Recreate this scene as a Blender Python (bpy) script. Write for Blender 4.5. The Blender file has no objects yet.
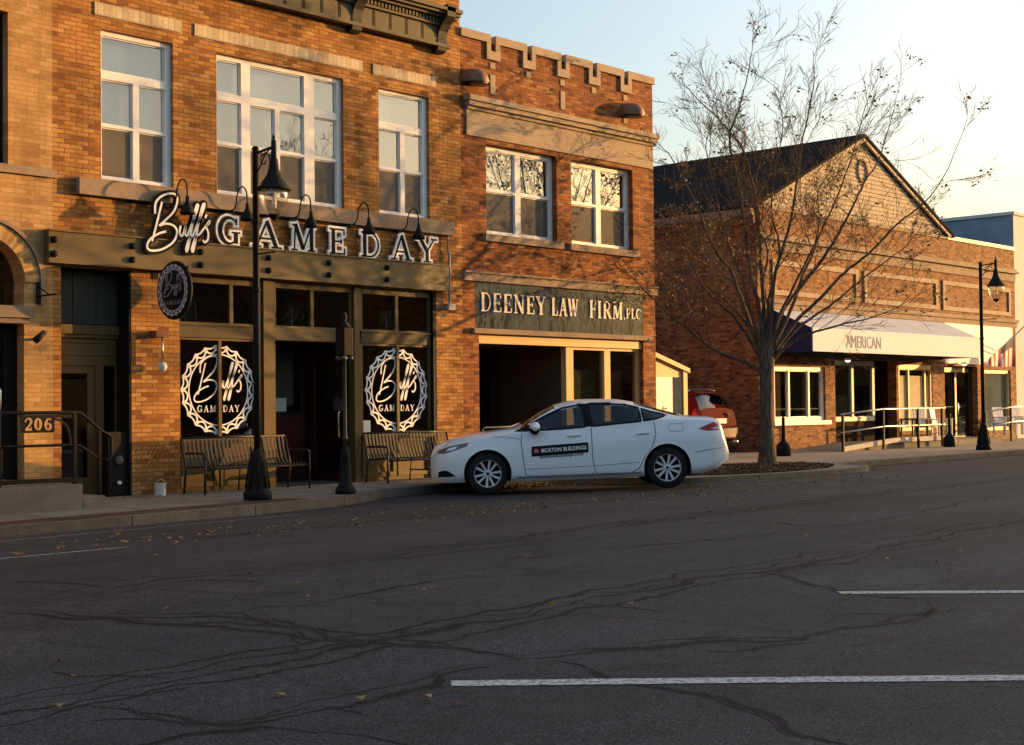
import bpy, bmesh, math, random
from mathutils import Vector, Matrix
from mathutils.geometry import tessellate_polygon
R = math.radians
PI = math.pi
SC = bpy.context.scene
COL = SC.collection
rng = random.Random(7)

# ------------------------------------------------------------------ camera
F_PX = 1430.0
CAM_LOC = Vector((0, 0, 1.42))
TH, PITCH, ROLL = R(46.9), 0.0246, 0.011
Fh = Vector((math.sin(TH), math.cos(TH), 0)); Rh = Vector((math.cos(TH), -math.sin(TH), 0)); UP = Vector((0, 0, 1))
cF = Fh*math.cos(PITCH) + UP*math.sin(PITCH); cU0 = UP*math.cos(PITCH) - Fh*math.sin(PITCH)
cR = Rh*math.cos(ROLL) - cU0*math.sin(ROLL); cU = cU0*math.cos(ROLL) + Rh*math.sin(ROLL)
cam = bpy.data.cameras.new('camera'); cam_o = bpy.data.objects.new('camera', cam); COL.objects.link(cam_o)
cam.sensor_width = 36; cam.lens = F_PX/1024*36; cam.clip_end = 3000
M4 = Matrix((cR, cU, -cF)).transposed().to_4x4(); M4.translation = CAM_LOC
cam_o.matrix_world = M4
SC.camera = cam_o

# ------------------------------------------------------------------ light
SUN_AZ, SUN_EL = 19.5, 4.6        # degrees from +X towards -Y, elevation
sd = Vector((math.cos(R(SUN_AZ))*math.cos(R(SUN_EL)), -math.sin(R(SUN_AZ))*math.cos(R(SUN_EL)), math.sin(R(SUN_EL))))
w = bpy.data.worlds.new('World'); SC.world = w; w.use_nodes = True
nt = w.node_tree; bg = nt.nodes['Background']; sky = nt.nodes.new('ShaderNodeTexSky'); sky.sky_type = 'NISHITA'
sky.sun_disc = False; sky.sun_elevation = R(SUN_EL); sky.sun_rotation = math.atan2(sd.x, sd.y)
sky.air_density = 1.0; sky.dust_density = 5.2; sky.ozone_density = 1.45; sky.air_density = .95
nt.links.new(sky.outputs[0], bg.inputs[0]); bg.inputs[1].default_value = 0.15
sl = bpy.data.lights.new('sun', 'SUN'); sl.energy = 2.4; sl.angle = R(0.5); sl.color = (1, .52, .16)
so = bpy.data.objects.new('sun', sl); COL.objects.link(so); so.rotation_euler = (-sd).to_track_quat('-Z', 'Y').to_euler()
SC.view_settings.view_transform = 'Standard'; SC.view_settings.look = 'None'; SC.view_settings.gamma = 1
SC.view_settings.use_curve_mapping = False; SC.view_settings.exposure = 2.04

# ------------------------------------------------------------------ materials
MATS = {}
def base_mat(name):
    m = bpy.data.materials.new(name); m.use_nodes = True
    t = m.node_tree; return m, t, t.nodes['Principled BSDF']
def nn(t, typ, **kw):
    n = t.nodes.new(typ)
    for k, v in kw.items():
        if k in n.inputs: n.inputs[k].default_value = v
        else: setattr(n, k, v)
    return n
def ramp(t, stops):
    n = t.nodes.new('ShaderNodeValToRGB'); e = n.color_ramp.elements
    e[0].position, e[0].color = stops[0][0], (*stops[0][1], 1)
    e[1].position, e[1].color = stops[-1][0], (*stops[-1][1], 1)
    for p, c in stops[1:-1]:
        x = e.new(p); x.color = (*c, 1)
    return n
def mixc(t, a, b, fac, typ='MIX'):
    n = t.nodes.new('ShaderNodeMix'); n.data_type = 'RGBA'; n.blend_type = typ
    for sock, v in ((n.inputs[0], fac), (n.inputs[6], a), (n.inputs[7], b)):
        if isinstance(v, bpy.types.NodeSocket): t.links.new(v, sock)
        elif isinstance(v, (int, float)): sock.default_value = v
        else: sock.default_value = (*v, 1)
    return n.outputs[2]
def mat(name, col, rough=.6, metal=0., var=.18, vs=3., bump=.0, bs=60., spec=.22, coat=0.):
    if name in MATS: return MATS[name]
    m, t, p = base_mat(name)
    tc = nn(t, 'ShaderNodeTexCoord')
    n1 = nn(t, 'ShaderNodeTexNoise', Scale=vs, Detail=6., Roughness=.65); t.links.new(tc.outputs['Object'], n1.inputs['Vector'])
    r1 = ramp(t, [(.3, tuple(c*(1-var) for c in col)), (.7, tuple(min(1, c*(1+var)) for c in col))])
    t.links.new(n1.outputs[0], r1.inputs[0]); t.links.new(r1.outputs[0], p.inputs['Base Color'])
    p.inputs['Roughness'].default_value = rough; p.inputs['Metallic'].default_value = metal
    p.inputs['Specular IOR Level'].default_value = spec; p.inputs['Coat Weight'].default_value = coat
    p.inputs['Coat Roughness'].default_value = .03
    if bump:
        n2 = nn(t, 'ShaderNodeTexNoise', Scale=bs, Detail=4.); t.links.new(tc.outputs['Object'], n2.inputs['Vector'])
        b = nn(t, 'ShaderNodeBump', Strength=bump, Distance=.02); t.links.new(n2.outputs[0], b.inputs['Height']); t.links.new(b.outputs[0], p.inputs['Normal'])
    MATS[name] = m; return m
def brick(name, stops, mortar, bw=.215, rh=.074, ms=.006, mott=.25, rough=.85):
    m, t, p = base_mat(name); MATS[name] = m
    tc = nn(t, 'ShaderNodeTexCoord'); sx = nn(t, 'ShaderNodeSeparateXYZ'); t.links.new(tc.outputs['Object'], sx.inputs[0])
    ad = nn(t, 'ShaderNodeMath'); t.links.new(sx.outputs[0], ad.inputs[0]); t.links.new(sx.outputs[1], ad.inputs[1])
    cb = nn(t, 'ShaderNodeCombineXYZ'); t.links.new(ad.outputs[0], cb.inputs[0]); t.links.new(sx.outputs[2], cb.inputs[1])
    wv = nn(t, 'ShaderNodeTexNoise', Scale=9., Detail=2.); t.links.new(cb.outputs[0], wv.inputs['Vector'])
    wob = nn(t, 'ShaderNodeVectorMath', operation='MULTIPLY_ADD'); wob.inputs[1].default_value = (.012, .012, 0)
    t.links.new(wv.outputs[1], wob.inputs[0]); t.links.new(cb.outputs[0], wob.inputs[2])
    b = nn(t, 'ShaderNodeTexBrick'); b.inputs['Scale'].default_value = 1; b.inputs['Brick Width'].default_value = bw
    b.inputs['Row Height'].default_value = rh; b.inputs['Mortar Size'].default_value = ms; b.inputs['Mortar Smooth'].default_value = .3
    b.inputs['Color1'].default_value = (0, 0, 0, 1); b.inputs['Color2'].default_value = (1, 1, 1, 1); b.inputs['Mortar'].default_value = (.5, .5, .5, 1)
    t.links.new(wob.outputs[0], b.inputs['Vector'])
    rp = ramp(t, stops); t.links.new(b.outputs['Color'], rp.inputs[0])
    ng = nn(t, 'ShaderNodeTexNoise', Scale=1.1, Detail=8., Roughness=.7); t.links.new(cb.outputs[0], ng.inputs['Vector'])
    rg = ramp(t, [(.3, (1-mott,)*3), (.7, (1+mott*.4,)*3)]); t.links.new(ng.outputs[0], rg.inputs[0])
    nf = nn(t, 'ShaderNodeTexNoise', Scale=45., Detail=3.); t.links.new(cb.outputs[0], nf.inputs['Vector'])
    rf = ramp(t, [(.25, (.72,)*3), (.75, (1.2,)*3)]); t.links.new(nf.outputs[0], rf.inputs[0])
    c1 = mixc(t, rp.outputs[0], mortar, b.outputs['Fac'])
    c2 = mixc(t, c1, rg.outputs[0], 1., 'MULTIPLY'); c3 = mixc(t, c2, rf.outputs[0], 1., 'MULTIPLY')
    ms_ = nn(t, 'ShaderNodeMapping'); ms_.inputs['Scale'].default_value = (2.6, .30, 1); t.links.new(cb.outputs[0], ms_.inputs[0])
    st = nn(t, 'ShaderNodeTexNoise', Scale=1., Detail=6., Roughness=.65); t.links.new(ms_.outputs[0], st.inputs['Vector'])
    rs_ = ramp(t, [(.34, (.70, .68, .66)), (.52, (1.,)*3), (.72, (1.10, 1.09, 1.07))]); t.links.new(st.outputs[0], rs_.inputs[0])
    c3 = mixc(t, c3, rs_.outputs[0], .85, 'MULTIPLY')
    t.links.new(c3, p.inputs['Base Color']); p.inputs['Roughness'].default_value = rough; p.inputs['Specular IOR Level'].default_value = .2
    iv = nn(t, 'ShaderNodeMath', operation='SUBTRACT'); iv.inputs[0].default_value = 1; t.links.new(b.outputs['Fac'], iv.inputs[1])
    mh = nn(t, 'ShaderNodeMath', operation='MULTIPLY_ADD'); mh.inputs[1].default_value = .35; t.links.new(nf.outputs[0], mh.inputs[0]); t.links.new(iv.outputs[0], mh.inputs[2])
    mh2 = nn(t, 'ShaderNodeMath', operation='MULTIPLY_ADD'); mh2.inputs[1].default_value = .7; t.links.new(b.outputs['Color'], mh2.inputs[0]); t.links.new(mh.outputs[0], mh2.inputs[2])
    bu = nn(t, 'ShaderNodeBump', Strength=.55, Distance=.006); t.links.new(mh2.outputs[0], bu.inputs['Height']); t.links.new(bu.outputs[0], p.inputs['Normal'])
    return m
def glass(name, tint=(.75, .8, .8), boost=1.0, rough=.0, gloss_col=(1, 1, 1), base=.04):
    if name in MATS: return MATS[name]
    m = bpy.data.materials.new(name); m.use_nodes = True; t = m.node_tree; t.nodes.clear()
    o = t.nodes.new('ShaderNodeOutputMaterial'); mx = t.nodes.new('ShaderNodeMixShader')
    tr = nn(t, 'ShaderNodeBsdfTransparent', Color=(*tint, 1)); gl = nn(t, 'ShaderNodeBsdfGlossy', Roughness=rough, Color=(*gloss_col, 1))
    ge = nn(t, 'ShaderNodeNewGeometry'); dp = nn(t, 'ShaderNodeVectorMath', operation='DOT_PRODUCT'); t.links.new(ge.outputs['Normal'], dp.inputs[0]); t.links.new(ge.outputs['Incoming'], dp.inputs[1])
    ab_ = nn(t, 'ShaderNodeMath', operation='ABSOLUTE'); t.links.new(dp.outputs['Value'], ab_.inputs[0])
    om = nn(t, 'ShaderNodeMath', operation='SUBTRACT'); om.inputs[0].default_value = 1; t.links.new(ab_.outputs[0], om.inputs[1])
    pw = nn(t, 'ShaderNodeMath', operation='POWER'); pw.inputs[1].default_value = 5; t.links.new(om.outputs[0], pw.inputs[0])
    fr = nn(t, 'ShaderNodeMath', operation='MULTIPLY_ADD'); fr.inputs[1].default_value = .96; fr.inputs[2].default_value = .04; t.links.new(pw.outputs[0], fr.inputs[0])
    tc = nn(t, 'ShaderNodeTexCoord'); n1 = nn(t, 'ShaderNodeTexNoise', Scale=1.3, Detail=1.); t.links.new(tc.outputs['Object'], n1.inputs['Vector'])
    bu = nn(t, 'ShaderNodeBump', Strength=.015, Distance=.05); t.links.new(n1.outputs[0], bu.inputs['Height']); t.links.new(bu.outputs[0], gl.inputs['Normal'])
    ma = nn(t, 'ShaderNodeMath', operation='MULTIPLY_ADD'); ma.inputs[1].default_value = boost; ma.inputs[2].default_value = base; ma.use_clamp = True
    t.links.new(fr.outputs[0], ma.inputs[0]); t.links.new(ma.outputs[0], mx.inputs[0])
    t.links.new(tr.outputs[0], mx.inputs[1]); t.links.new(gl.outputs[0], mx.inputs[2]); t.links.new(mx.outputs[0], o.inputs[0])
    MATS[name] = m; return m

BUFF = brick('tan_brick', [(0, (.20, .072, .020)), (.2, (.33, .135, .034)), (.5, (.41, .185, .048)), (.8, (.46, .225, .064)), (1, (.51, .27, .09))], (.17, .09, .042), bw=.2, rh=.069, ms=.007)
BUFF_L = brick('buff_brick', [(0, (.36, .20, .07)), (.3, (.46, .265, .095)), (.7, (.50, .30, .118)), (1, (.54, .34, .15))], (.34, .215, .11), mott=.2, bw=.2, rh=.069)
REDB = brick('red_brick', [(0, (.10, .030, .011)), (.25, (.23, .070, .020)), (.55, (.29, .098, .028)), (.8, (.34, .125, .038)), (1, (.40, .18, .07))], (.14, .075, .038), bw=.2, rh=.069, ms=.007)
AMB = brick('brown_brick', [(0, (.10, .036, .016)), (.3, (.24, .092, .032)), (.6, (.30, .128, .047)), (1, (.39, .20, .09))], (.19, .12, .065), bw=.2, rh=.069, ms=.007)
STONE = mat('limestone', (.35, .265, .185), .8, var=.16, vs=2.5, bump=.25, bs=40)
STONE_D = mat('weathered_stone', (.28, .205, .145), .85, var=.25, vs=2.2, bump=.3, bs=40)
YBRICK = brick('soldier_brick', [(0, (.52, .40, .25)), (1, (.66, .54, .36))], (.36, .28, .2), bw=.105, rh=.5, ms=.006)
WHITE = mat('white_paint', (.78, .77, .75), .45, var=.05)
OLIVE = mat('olive_paint', (.115, .078, .030), .5, var=.12, vs=6, bump=.08, bs=30)
OLIVE_D = mat('dark_olive_paint', (.055, .04, .018), .5, var=.15)
GOLDP = mat('gold_paint', (.105, .069, .024), .45, var=.1)
CREAM = mat('cream_paint', (.50, .35, .145), .5, var=.08)
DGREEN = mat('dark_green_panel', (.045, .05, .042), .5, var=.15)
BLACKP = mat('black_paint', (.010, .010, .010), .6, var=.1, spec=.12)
BLACKM = mat('black_metal', (.012, .0115, .011), .7, var=.2, spec=.15)
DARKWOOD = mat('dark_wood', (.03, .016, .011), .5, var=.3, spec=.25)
REDDOOR = mat('dark_red_panel', (.06, .010, .008), .5, var=.2, spec=.2)
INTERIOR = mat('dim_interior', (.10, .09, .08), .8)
BLIND = mat('pale_blind', (.22, .27, .29), .8, var=.04)
BLIND_D = mat('insect_screen', (.15, .14, .125), .8, var=.35, vs=1.6)
PAPER = mat('paper', (.7, .7, .66), .8, var=.05)
CONC = mat('concrete', (.17, .155, .135), .9, var=.3, vs=1.5, bump=.25, bs=50)
CONC_D = mat('kerb_concrete', (.33, .31, .28), .9, var=.3, vs=1.8, bump=.3, bs=50)
CHROME = mat('brushed_metal', (.55, .55, .53), .3, metal=1., var=.06)
LETTERW = mat('white_letter', (.88, .87, .85), .5, var=.03)
RUBBER = mat('tyre_rubber', (.018, .018, .018), .8, var=.2)
ROOFM = mat('roof_shingle', (.014, .012, .011), .95, var=.35, vs=9, bump=.4, bs=30, spec=.05)
GLASS_UP = glass('window_glass', (.8, .84, .84), 2.2, base=.11)
GLASS_BR = glass('bright_window_glass', (.7, .72, .7), 2.2, base=.15, gloss_col=(1,.97,.93))
GLASS_DK = glass('shop_glass', (.55, .57, .55), 1.5, base=.03)
CARGLASS = glass('car_glass', (.36, .40, .40), 1.1, base=.02)
LAMPGLASS = glass('lamp_glass', (.93, .9, .82), 1.2, rough=.12, base=.12)

# ------------------------------------------------------------------ mesh helpers
ORIG = {}
class MB:
    def __init__(s): s.v = []; s.f = []; s.m = []; s.sm = []
    def add(s, vs, fs, mi=0, smooth=False):
        o = len(s.v); s.v += [tuple(v) for v in vs]
        for f in fs: s.f.append(tuple(i+o for i in f)); s.m.append(mi); s.sm.append(smooth)
        return s
    def box(s, x0, x1, y0, y1, z0, z1, mi=0):
        return s.add([(x0,y0,z0),(x1,y0,z0),(x1,y1,z0),(x0,y1,z0),(x0,y0,z1),(x1,y0,z1),(x1,y1,z1),(x0,y1,z1)],
                     [(0,3,2,1),(4,5,6,7),(0,1,5,4),(1,2,6,5),(2,3,7,6),(3,0,4,7)], mi)
    def quad(s, a, b, c, d, mi=0): return s.add([a, b, c, d], [(0,1,2,3)], mi)
    def wall(s, x0, x1, z0, z1, holes, y, yb, mi=0, ax='x'):
        """front sheet at y with rectangular holes and reveals to yb; ax='y' swaps the axes"""
        P = (lambda a, b, c: (a, b, c)) if ax == 'x' else (lambda a, b, c: (b, a, c))
        xs = sorted({x0, x1, *[h[0] for h in holes], *[h[1] for h in holes]}); xs = [x for x in xs if x0 <= x <= x1]
        zs = sorted({z0, z1, *[h[2] for h in holes], *[h[3] for h in holes]}); zs = [z for z in zs if z0 <= z <= z1]
        for i in range(len(xs)-1):
            for j in range(len(zs)-1):
                cx = (xs[i]+xs[i+1])/2; cz = (zs[j]+zs[j+1])/2
                if any(h[0] < cx < h[1] and h[2] < cz < h[3] for h in holes): continue
                s.quad(P(xs[i],y,zs[j]), P(xs[i+1],y,zs[j]), P(xs[i+1],y,zs[j+1]), P(xs[i],y,zs[j+1]), mi)
        for h in holes:
            a, b, c, d = h[:4]
            s.quad(P(a,y,c), P(a,y,d), P(a,yb,d), P(a,yb,c), mi); s.quad(P(b,y,d), P(b,y,c), P(b,yb,c), P(b,yb,d), mi)
            s.quad(P(a,y,d), P(b,y,d), P(b,yb,d), P(a,yb,d), mi); s.quad(P(b,y,c), P(a,y,c), P(a,yb,c), P(b,yb,c), mi)
        return s
    def frame(s, x0, x1, z0, z1, holes, y, yb, mi=0):
        """solid slab with holes: wall plus outer edges"""
        s.wall(x0, x1, z0, z1, holes, y, yb, mi)
        s.quad((x0,y,z1),(x0,y,z0),(x0,yb,z0),(x0,yb,z1), mi); s.quad((x1,y,z0),(x1,y,z1),(x1,yb,z1),(x1,yb,z0), mi)
        s.quad((x0,y,z1),(x1,y,z1),(x1,yb,z1),(x0,yb,z1), mi); s.quad((x1,y,z0),(x0,y,z0),(x0,yb,z0),(x1,yb,z0), mi)
        return s
    def tube(s, path, rad, n=6, mi=0, cap=True):
        P = [Vector(p) for p in path]; k = len(P)
        if not isinstance(rad, (list, tuple)): rad = [rad]*k
        up = None; base = len(s.v); vs = []
        for i in range(k):
            d = (P[min(i+1,k-1)]-P[max(i-1,0)])
            d = d.normalized() if d.length > 1e-9 else Vector((0,0,1))
            if up is None: up = d.orthogonal().normalized()
            else:
                up = up - d*up.dot(d)
                up = up.normalized() if up.length > 1e-6 else d.orthogonal().normalized()
            b = d.cross(up)
            for j in range(n):
                a = 2*PI*j/n; vs.append(P[i] + (up*math.cos(a)+b*math.sin(a))*rad[i])
        fs = [(i*n+j, i*n+(j+1)%n, (i+1)*n+(j+1)%n, (i+1)*n+j) for i in range(k-1) for j in range(n)]
        if cap: fs += [tuple(range(n-1,-1,-1)), tuple(range((k-1)*n, k*n))]
        return s.add(vs, fs, mi, True)
    def lathe(s, prof, c=(0,0,0), n=20, mi=0, axis='z', smooth=True, cap=True):
        vs = []; cx, cy, cz = c
        for r, h in prof:
            for j in range(n):
                a = 2*PI*j/n; u, v = r*math.cos(a), r*math.sin(a)
                vs.append((cx+u, cy+v, cz+h) if axis == 'z' else ((cx+u, cy+h, cz+v) if axis == 'y' else (cx+h, cy+u, cz+v)))
        k = len(prof)
        fs = [(i*n+j, i*n+(j+1)%n, (i+1)*n+(j+1)%n, (i+1)*n+j) for i in range(k-1) for j in range(n)]
        if cap: fs += [tuple(range(n-1,-1,-1)), tuple(range((k-1)*n, k*n))]
        return s.add(vs, fs, mi, smooth)
    def prism(s, poly, y0, y1, mi=0, f=None):
        """polygon in (x, z) extruded y0..y1 (f maps (x, z, y) to a point)"""
        f = f or (lambda a, c, b: (a, b, c)); n = len(poly)
        vs = [f(p[0], p[1], y0) for p in poly] + [f(p[0], p[1], y1) for p in poly]
        tri = tessellate_polygon([[Vector((p[0], p[1], 0)) for p in poly]])
        fs = [tuple(t) for t in tri] + [tuple(i+n for i in t[::-1]) for t in tri]
        fs += [(i, (i+1) % n, (i+1) % n + n, i+n) for i in range(n)]
        return s.add(vs, fs, mi)
    def build(s, name, mats, parent=None, bevel=0, smooth=False, autos=None):
        me = bpy.data.meshes.new(name)
        o0 = ORIG.get(parent.name, Vector()) if parent else Vector()
        me.from_pydata([(v[0]-o0[0], v[1]-o0[1], v[2]-o0[2]) for v in s.v], [], s.f)
        for m in (mats if isinstance(mats, (list, tuple)) else [mats]): me.materials.append(m)
        for p, mi, sm in zip(me.polygons, s.m, s.sm): p.material_index = mi; p.use_smooth = sm or smooth
        bm = bmesh.new(); bm.from_mesh(me); bmesh.ops.recalc_face_normals(bm, faces=bm.faces); bm.to_mesh(me); bm.free()
        o = bpy.data.objects.new(name, me); COL.objects.link(o)
        if parent: o.parent = parent
        ORIG[o.name] = o0
        if bevel:
            b = o.modifiers.new('bevel', 'BEVEL'); b.width = bevel; b.segments = 2; b.limit_method = 'ANGLE'; b.angle_limit = R(40)
        return o
def tag(o, label, cat, group=None):
    o['label'] = label; o['category'] = cat
    if group: o['group'] = group
    return o
def thing(name, label, cat, loc=(0,0,0), group=None, rz=0):
    o = bpy.data.objects.new(name, None); COL.objects.link(o); o.location = loc; o.rotation_euler = (0,0,rz)
    ORIG[o.name] = Vector(loc); o.empty_display_size = .2
    return tag(o, label, cat, group)
def local(o): ORIG[o.name] = Vector((0,0,0)); return o
def struct(o): o['kind'] = 'structure'; return o
def stuff(o): o['kind'] = 'stuff'; return o
def copy_tree(o, parent=None):
    c = o.copy(); COL.objects.link(c)
    if parent: c.parent = parent
    for ch in list(o.children): copy_tree(ch, c)
    return c
def catmull(pts, k=6):
    P = [Vector(p) for p in pts]; out = []
    for i in range(len(P)-1):
        a, b, c, d = P[max(i-1,0)], P[i], P[i+1], P[min(i+2,len(P)-1)]
        for j in range(k):
            t = j/k
            out.append(.5*((2*b)+(c-a)*t+(2*a-5*b+4*c-d)*t*t+(3*b-a-3*c+d)*t**3))
    out.append(P[-1]); return out
def arcpts(cx, cz, rx, rz, a0, a1, n=12):
    return [(cx+rx*math.cos(R(a0+(a1-a0)*i/n)), cz+rz*math.sin(R(a0+(a1-a0)*i/n))) for i in range(n+1)]

# ------------------------------------------------------------------ lettering: strokes -> ribbons
def ribbon(mb, pts, wd, y0, y1, mi=0, f=None, ext=0.):
    """stroke in (x, z) with width wd (number or list) as a solid between y0 and y1"""
    P = [Vector((p[0], p[1])) for p in pts]
    Q = [P[0]]
    for p in P[1:]:
        if (p-Q[-1]).length > 1e-6: Q.append(p)
    closed = len(Q) > 3 and (Q[0]-Q[-1]).length < 1e-6
    P = Q; n = len(P)
    W = wd if isinstance(wd, (list, tuple)) else [wd]*n
    if len(W) != n: W = [W[0]+(W[-1]-W[0])*i/max(1,n-1) for i in range(n)]
    if ext and not closed:
        P[0] = P[0] + (P[0]-P[1]).normalized()*ext; P[-1] = P[-1] + (P[-1]-P[-2]).normalized()*ext
    L = []; Rr = []
    for i in range(n):
        if closed: a, b = P[i-1] if i else P[n-2], P[i+1] if i < n-1 else P[1]
        else: a, b = P[max(i-1,0)], P[min(i+1,n-1)]
        d = (b-a); d = d.normalized() if d.length > 1e-9 else Vector((1,0))
        nrm = Vector((-d.y, d.x))
        L.append(P[i]+nrm*W[i]/2); Rr.append(P[i]-nrm*W[i]/2)
    f = f or (lambda a, c, b: (a, b, c))
    vs = []
    for i in range(n):
        for q in (L[i], Rr[i]):
            vs.append(f(q.x, q.y, y0)); vs.append(f(q.x, q.y, y1))
    fs = []
    for i in range(n-1):
        a, b = 4*i, 4*(i+1)
        fs += [(a, a+2, b+2, b), (a+1, b+1, b+3, a+3), (a, b, b+1, a+1), (a+2, a+3, b+3, b+2)]
    if not closed: fs += [(0, 1, 3, 2), (4*n-4, 4*n-2, 4*n-1, 4*n-3)]
    mb.add(vs, fs, mi)
T_, H_ = .17, .065     # thick and thin stroke
def S(x, z=0., wdt=.34): return ([(x-wdt/2, z), (x+wdt/2, z)], H_)
def G_(pts, wd=T_): return (pts, wd)
GL = {
 'A': (.86, [G_([(.43,.97),(.12,.03)], H_*1.2), G_([(.43,1.0),(.72,.03)]), G_([(.22,.34),(.62,.34)], H_), S(.12,.033,.28), S(.73,.033,.32)]),
 'D': (.86, [G_([(.2,.03),(.2,.97)]), S(.2,.033,.3), S(.2,.967,.3), G_([(.2,.967),(.42,.967)]+arcpts(.42,.5,.34,.467,90,-90,14)+[(.42,.033),(.2,.033)], [H_]*3+[.11,.13,.15,.17,.18,.18,.18,.17,.15,.13,.11,.09]+[H_]*3)]),
 'E': (.76, [G_([(.2,.03),(.2,.97)]), S(.36,.033,.62), S(.36,.967,.62), S(.36,.5,.36), G_([(.66,.03),(.66,.25)], H_), G_([(.64,.75),(.64,.97)], H_), G_([(.52,.4),(.52,.6)], H_)]),
 'G': (.92, [G_(arcpts(.46,.5,.36,.467,45,315,20), [H_,H_,.08,.1,.12,.15,.17,.18,.18,.18,.18,.18,.18,.17,.15,.12,.1,.08,H_,H_,H_]), G_([(.74,.72),(.74,.97)], H_), G_([(.72,.05),(.72,.42)], T_), S(.72,.44,.34)]),
 'M': (1.08, [G_([(.16,.03),(.2,.97)], H_), G_([(.2,1.0),(.53,.06)]), G_([(.53,.06),(.86,.98)], H_), G_([(.88,.03),(.88,.97)]), S(.16,.033,.26), S(.88,.033,.32), S(.16,.967,.2), S(.9,.967,.26)]),
 'Y': (.84, [G_([(.12,.97),(.42,.45)]), G_([(.72,.97),(.42,.45)], H_), G_([(.42,.03),(.42,.47)]), S(.42,.033,.34), S(.14,.967,.32), S(.72,.967,.26)]),
 'N': (.94, [G_([(.17,.03),(.17,.97)], H_), G_([(.15,1.0),(.75,.02)]), G_([(.76,.0),(.76,.97)], H_), S(.17,.033,.26), S(.13,.967,.24), S(.76,.967,.28)]),
 'L': (.72, [G_([(.2,.03),(.2,.97)]), S(.35,.033,.6), S(.2,.967,.34), G_([(.63,.03),(.63,.28)], H_)]),
 'W': (1.16, [G_([(.12,.97),(.36,.03)]), G_([(.36,.03),(.6,.9)], H_), G_([(.56,.97),(.8,.03)]), G_([(.8,.03),(1.04,.97)], H_), S(.12,.967,.28), S(.56,.967,.26), S(1.04,.967,.22)]),
 'F': (.7, [G_([(.2,.03),(.2,.97)]), S(.2,.033,.34), S(.36,.967,.6), S(.36,.5,.36), G_([(.62,.75),(.62,.97)], H_), G_([(.52,.4),(.52,.6)], H_)]),
 'I': (.44, [G_([(.2,.03),(.2,.97)]), S(.2,.033,.34), S(.2,.967,.34)]),
 'R': (.86, [G_([(.2,.03),(.2,.97)]), S(.2,.033,.34), S(.2,.967,.3), G_([(.2,.967),(.4,.967)]+arcpts(.4,.735,.26,.232,90,-90,10)+[(.4,.503),(.2,.503)], [H_]*3+[.11,.14,.16,.16,.16,.14,.11]+[H_]*4), G_([(.42,.5),(.74,.03)]), S(.76,.033,.22)]),
 'P': (.76, [G_([(.2,.03),(.2,.97)]), S(.2,.033,.34), S(.2,.967,.3), G_([(.2,.967),(.4,.967)]+arcpts(.4,.71,.28,.257,90,-90,10)+[(.4,.453),(.2,.453)], [H_]*3+[.11,.14,.17,.17,.17,.14,.11]+[H_]*4)]),
 'C': (.84, [G_(arcpts(.46,.5,.36,.467,45,315,20), [H_,H_,.08,.1,.12,.15,.17,.18,.18,.18,.18,.18,.18,.17,.15,.12,.1,.08,H_,H_,H_]), G_([(.74,.72),(.74,.97)], H_)]),
 ',': (.3, [G_([(.14,.1),(.14,.02),(.07,-.14)], [.14,.13,.05])]),
 '2': (.72, [G_([(.12,.7)]+arcpts(.36,.7,.24,.26,160,-20,10)+[(.46,.42),(.12,.1)], [.2,.12,.1,.1,.1,.13,.17,.2,.22,.22,.22,.2,.16,.1]), G_([(.1,.1),(.62,.1)], .2), G_([(.62,.05),(.62,.3)], .07)]),
 '0': (.74, [G_(arcpts(.36,.5,.22,.42,90,450,24), [.12,.14,.17,.2,.23,.25,.26,.25,.23,.2,.17,.14,.12,.14,.17,.2,.23,.25,.26,.25,.23,.2,.17,.14,.12])]),
 '6': (.74, [G_([(.6,.82),(.48,.92),(.3,.86),(.18,.6),(.16,.36)], [.16,.1,.14,.24,.24]), G_(arcpts(.37,.3,.21,.24,180,540,16), [.24,.2,.15,.12,.12,.14,.18,.22,.24,.22,.18,.14,.12,.12,.15,.2,.24])]),
 ' ': (.42, []),
}
def glyph(mb, ch, x, z, h, y0, y1, mi=0, f=None, grow=0., wx=1.):
    """one letter of height h with its left edge at x; returns the advance"""
    adv, strokes = GL[ch]
    for k, (pts, wd) in enumerate(strokes):
        W = [(q*h+2*grow) for q in wd] if isinstance(wd, (list, tuple)) else wd*h+2*grow
        ribbon(mb, [(x+p[0]*h*wx, z+p[1]*h) for p in pts], W, y0-k*.0006, y1, mi, f, ext=grow)
    return adv*h*wx
def text_w(s, h, wx=1., gap=.06): return sum((GL[c][0]*wx+gap)*h for c in s)
def word(mb, s, x0, x1, z, h, y0, y1, mi=0, f=None, gap=.06):
    wx = 1.; w0 = sum(GL[c][0]*h for c in s); g = gap*h*len(s)
    wx = ((x1-x0)-g)/w0; x = x0
    for c in s: x += glyph(mb, c, x, z, h, y0, y1, mi, f, 0., wx) + gap*h
def px(pts): return [((a-165)/325., (460-b)/325.) for a, b in pts]
SCRIPT = [catmull(px(q if k_ < 3 else [(333+(a-345)*1.06, 392+(b-392)*1.22) for a, b in q]), 5) for k_, q in enumerate((
 [(240,245),(225,300),(205,370),(190,420)],
 [(205,300),(210,250),(250,215),(300,205),(318,228),(300,280),(255,325),(225,350)],
 [(225,350),(262,338),(300,345),(315,372),(295,415),(240,450),(185,460),(165,445),(180,412),(222,385),(260,372)],
 [(345,350),(341,375),(350,387),(362,370),(369,350),(367,378),(376,386)],
 [(376,386),(405,330),(427,285),(431,268),(421,275),(405,330),(386,410),(375,440),(371,430),(388,392),(404,383)],
 [(404,383),(435,325),(459,278),(463,262),(452,270),(433,330),(414,412),(403,440),(399,428),(416,390),(440,372)],
 [(473,300),(466,314)],
 [(440,372),(470,340),(488,322),(484,332),(470,345),(480,365),(478,390),(462,402),(454,394)]))]
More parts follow.
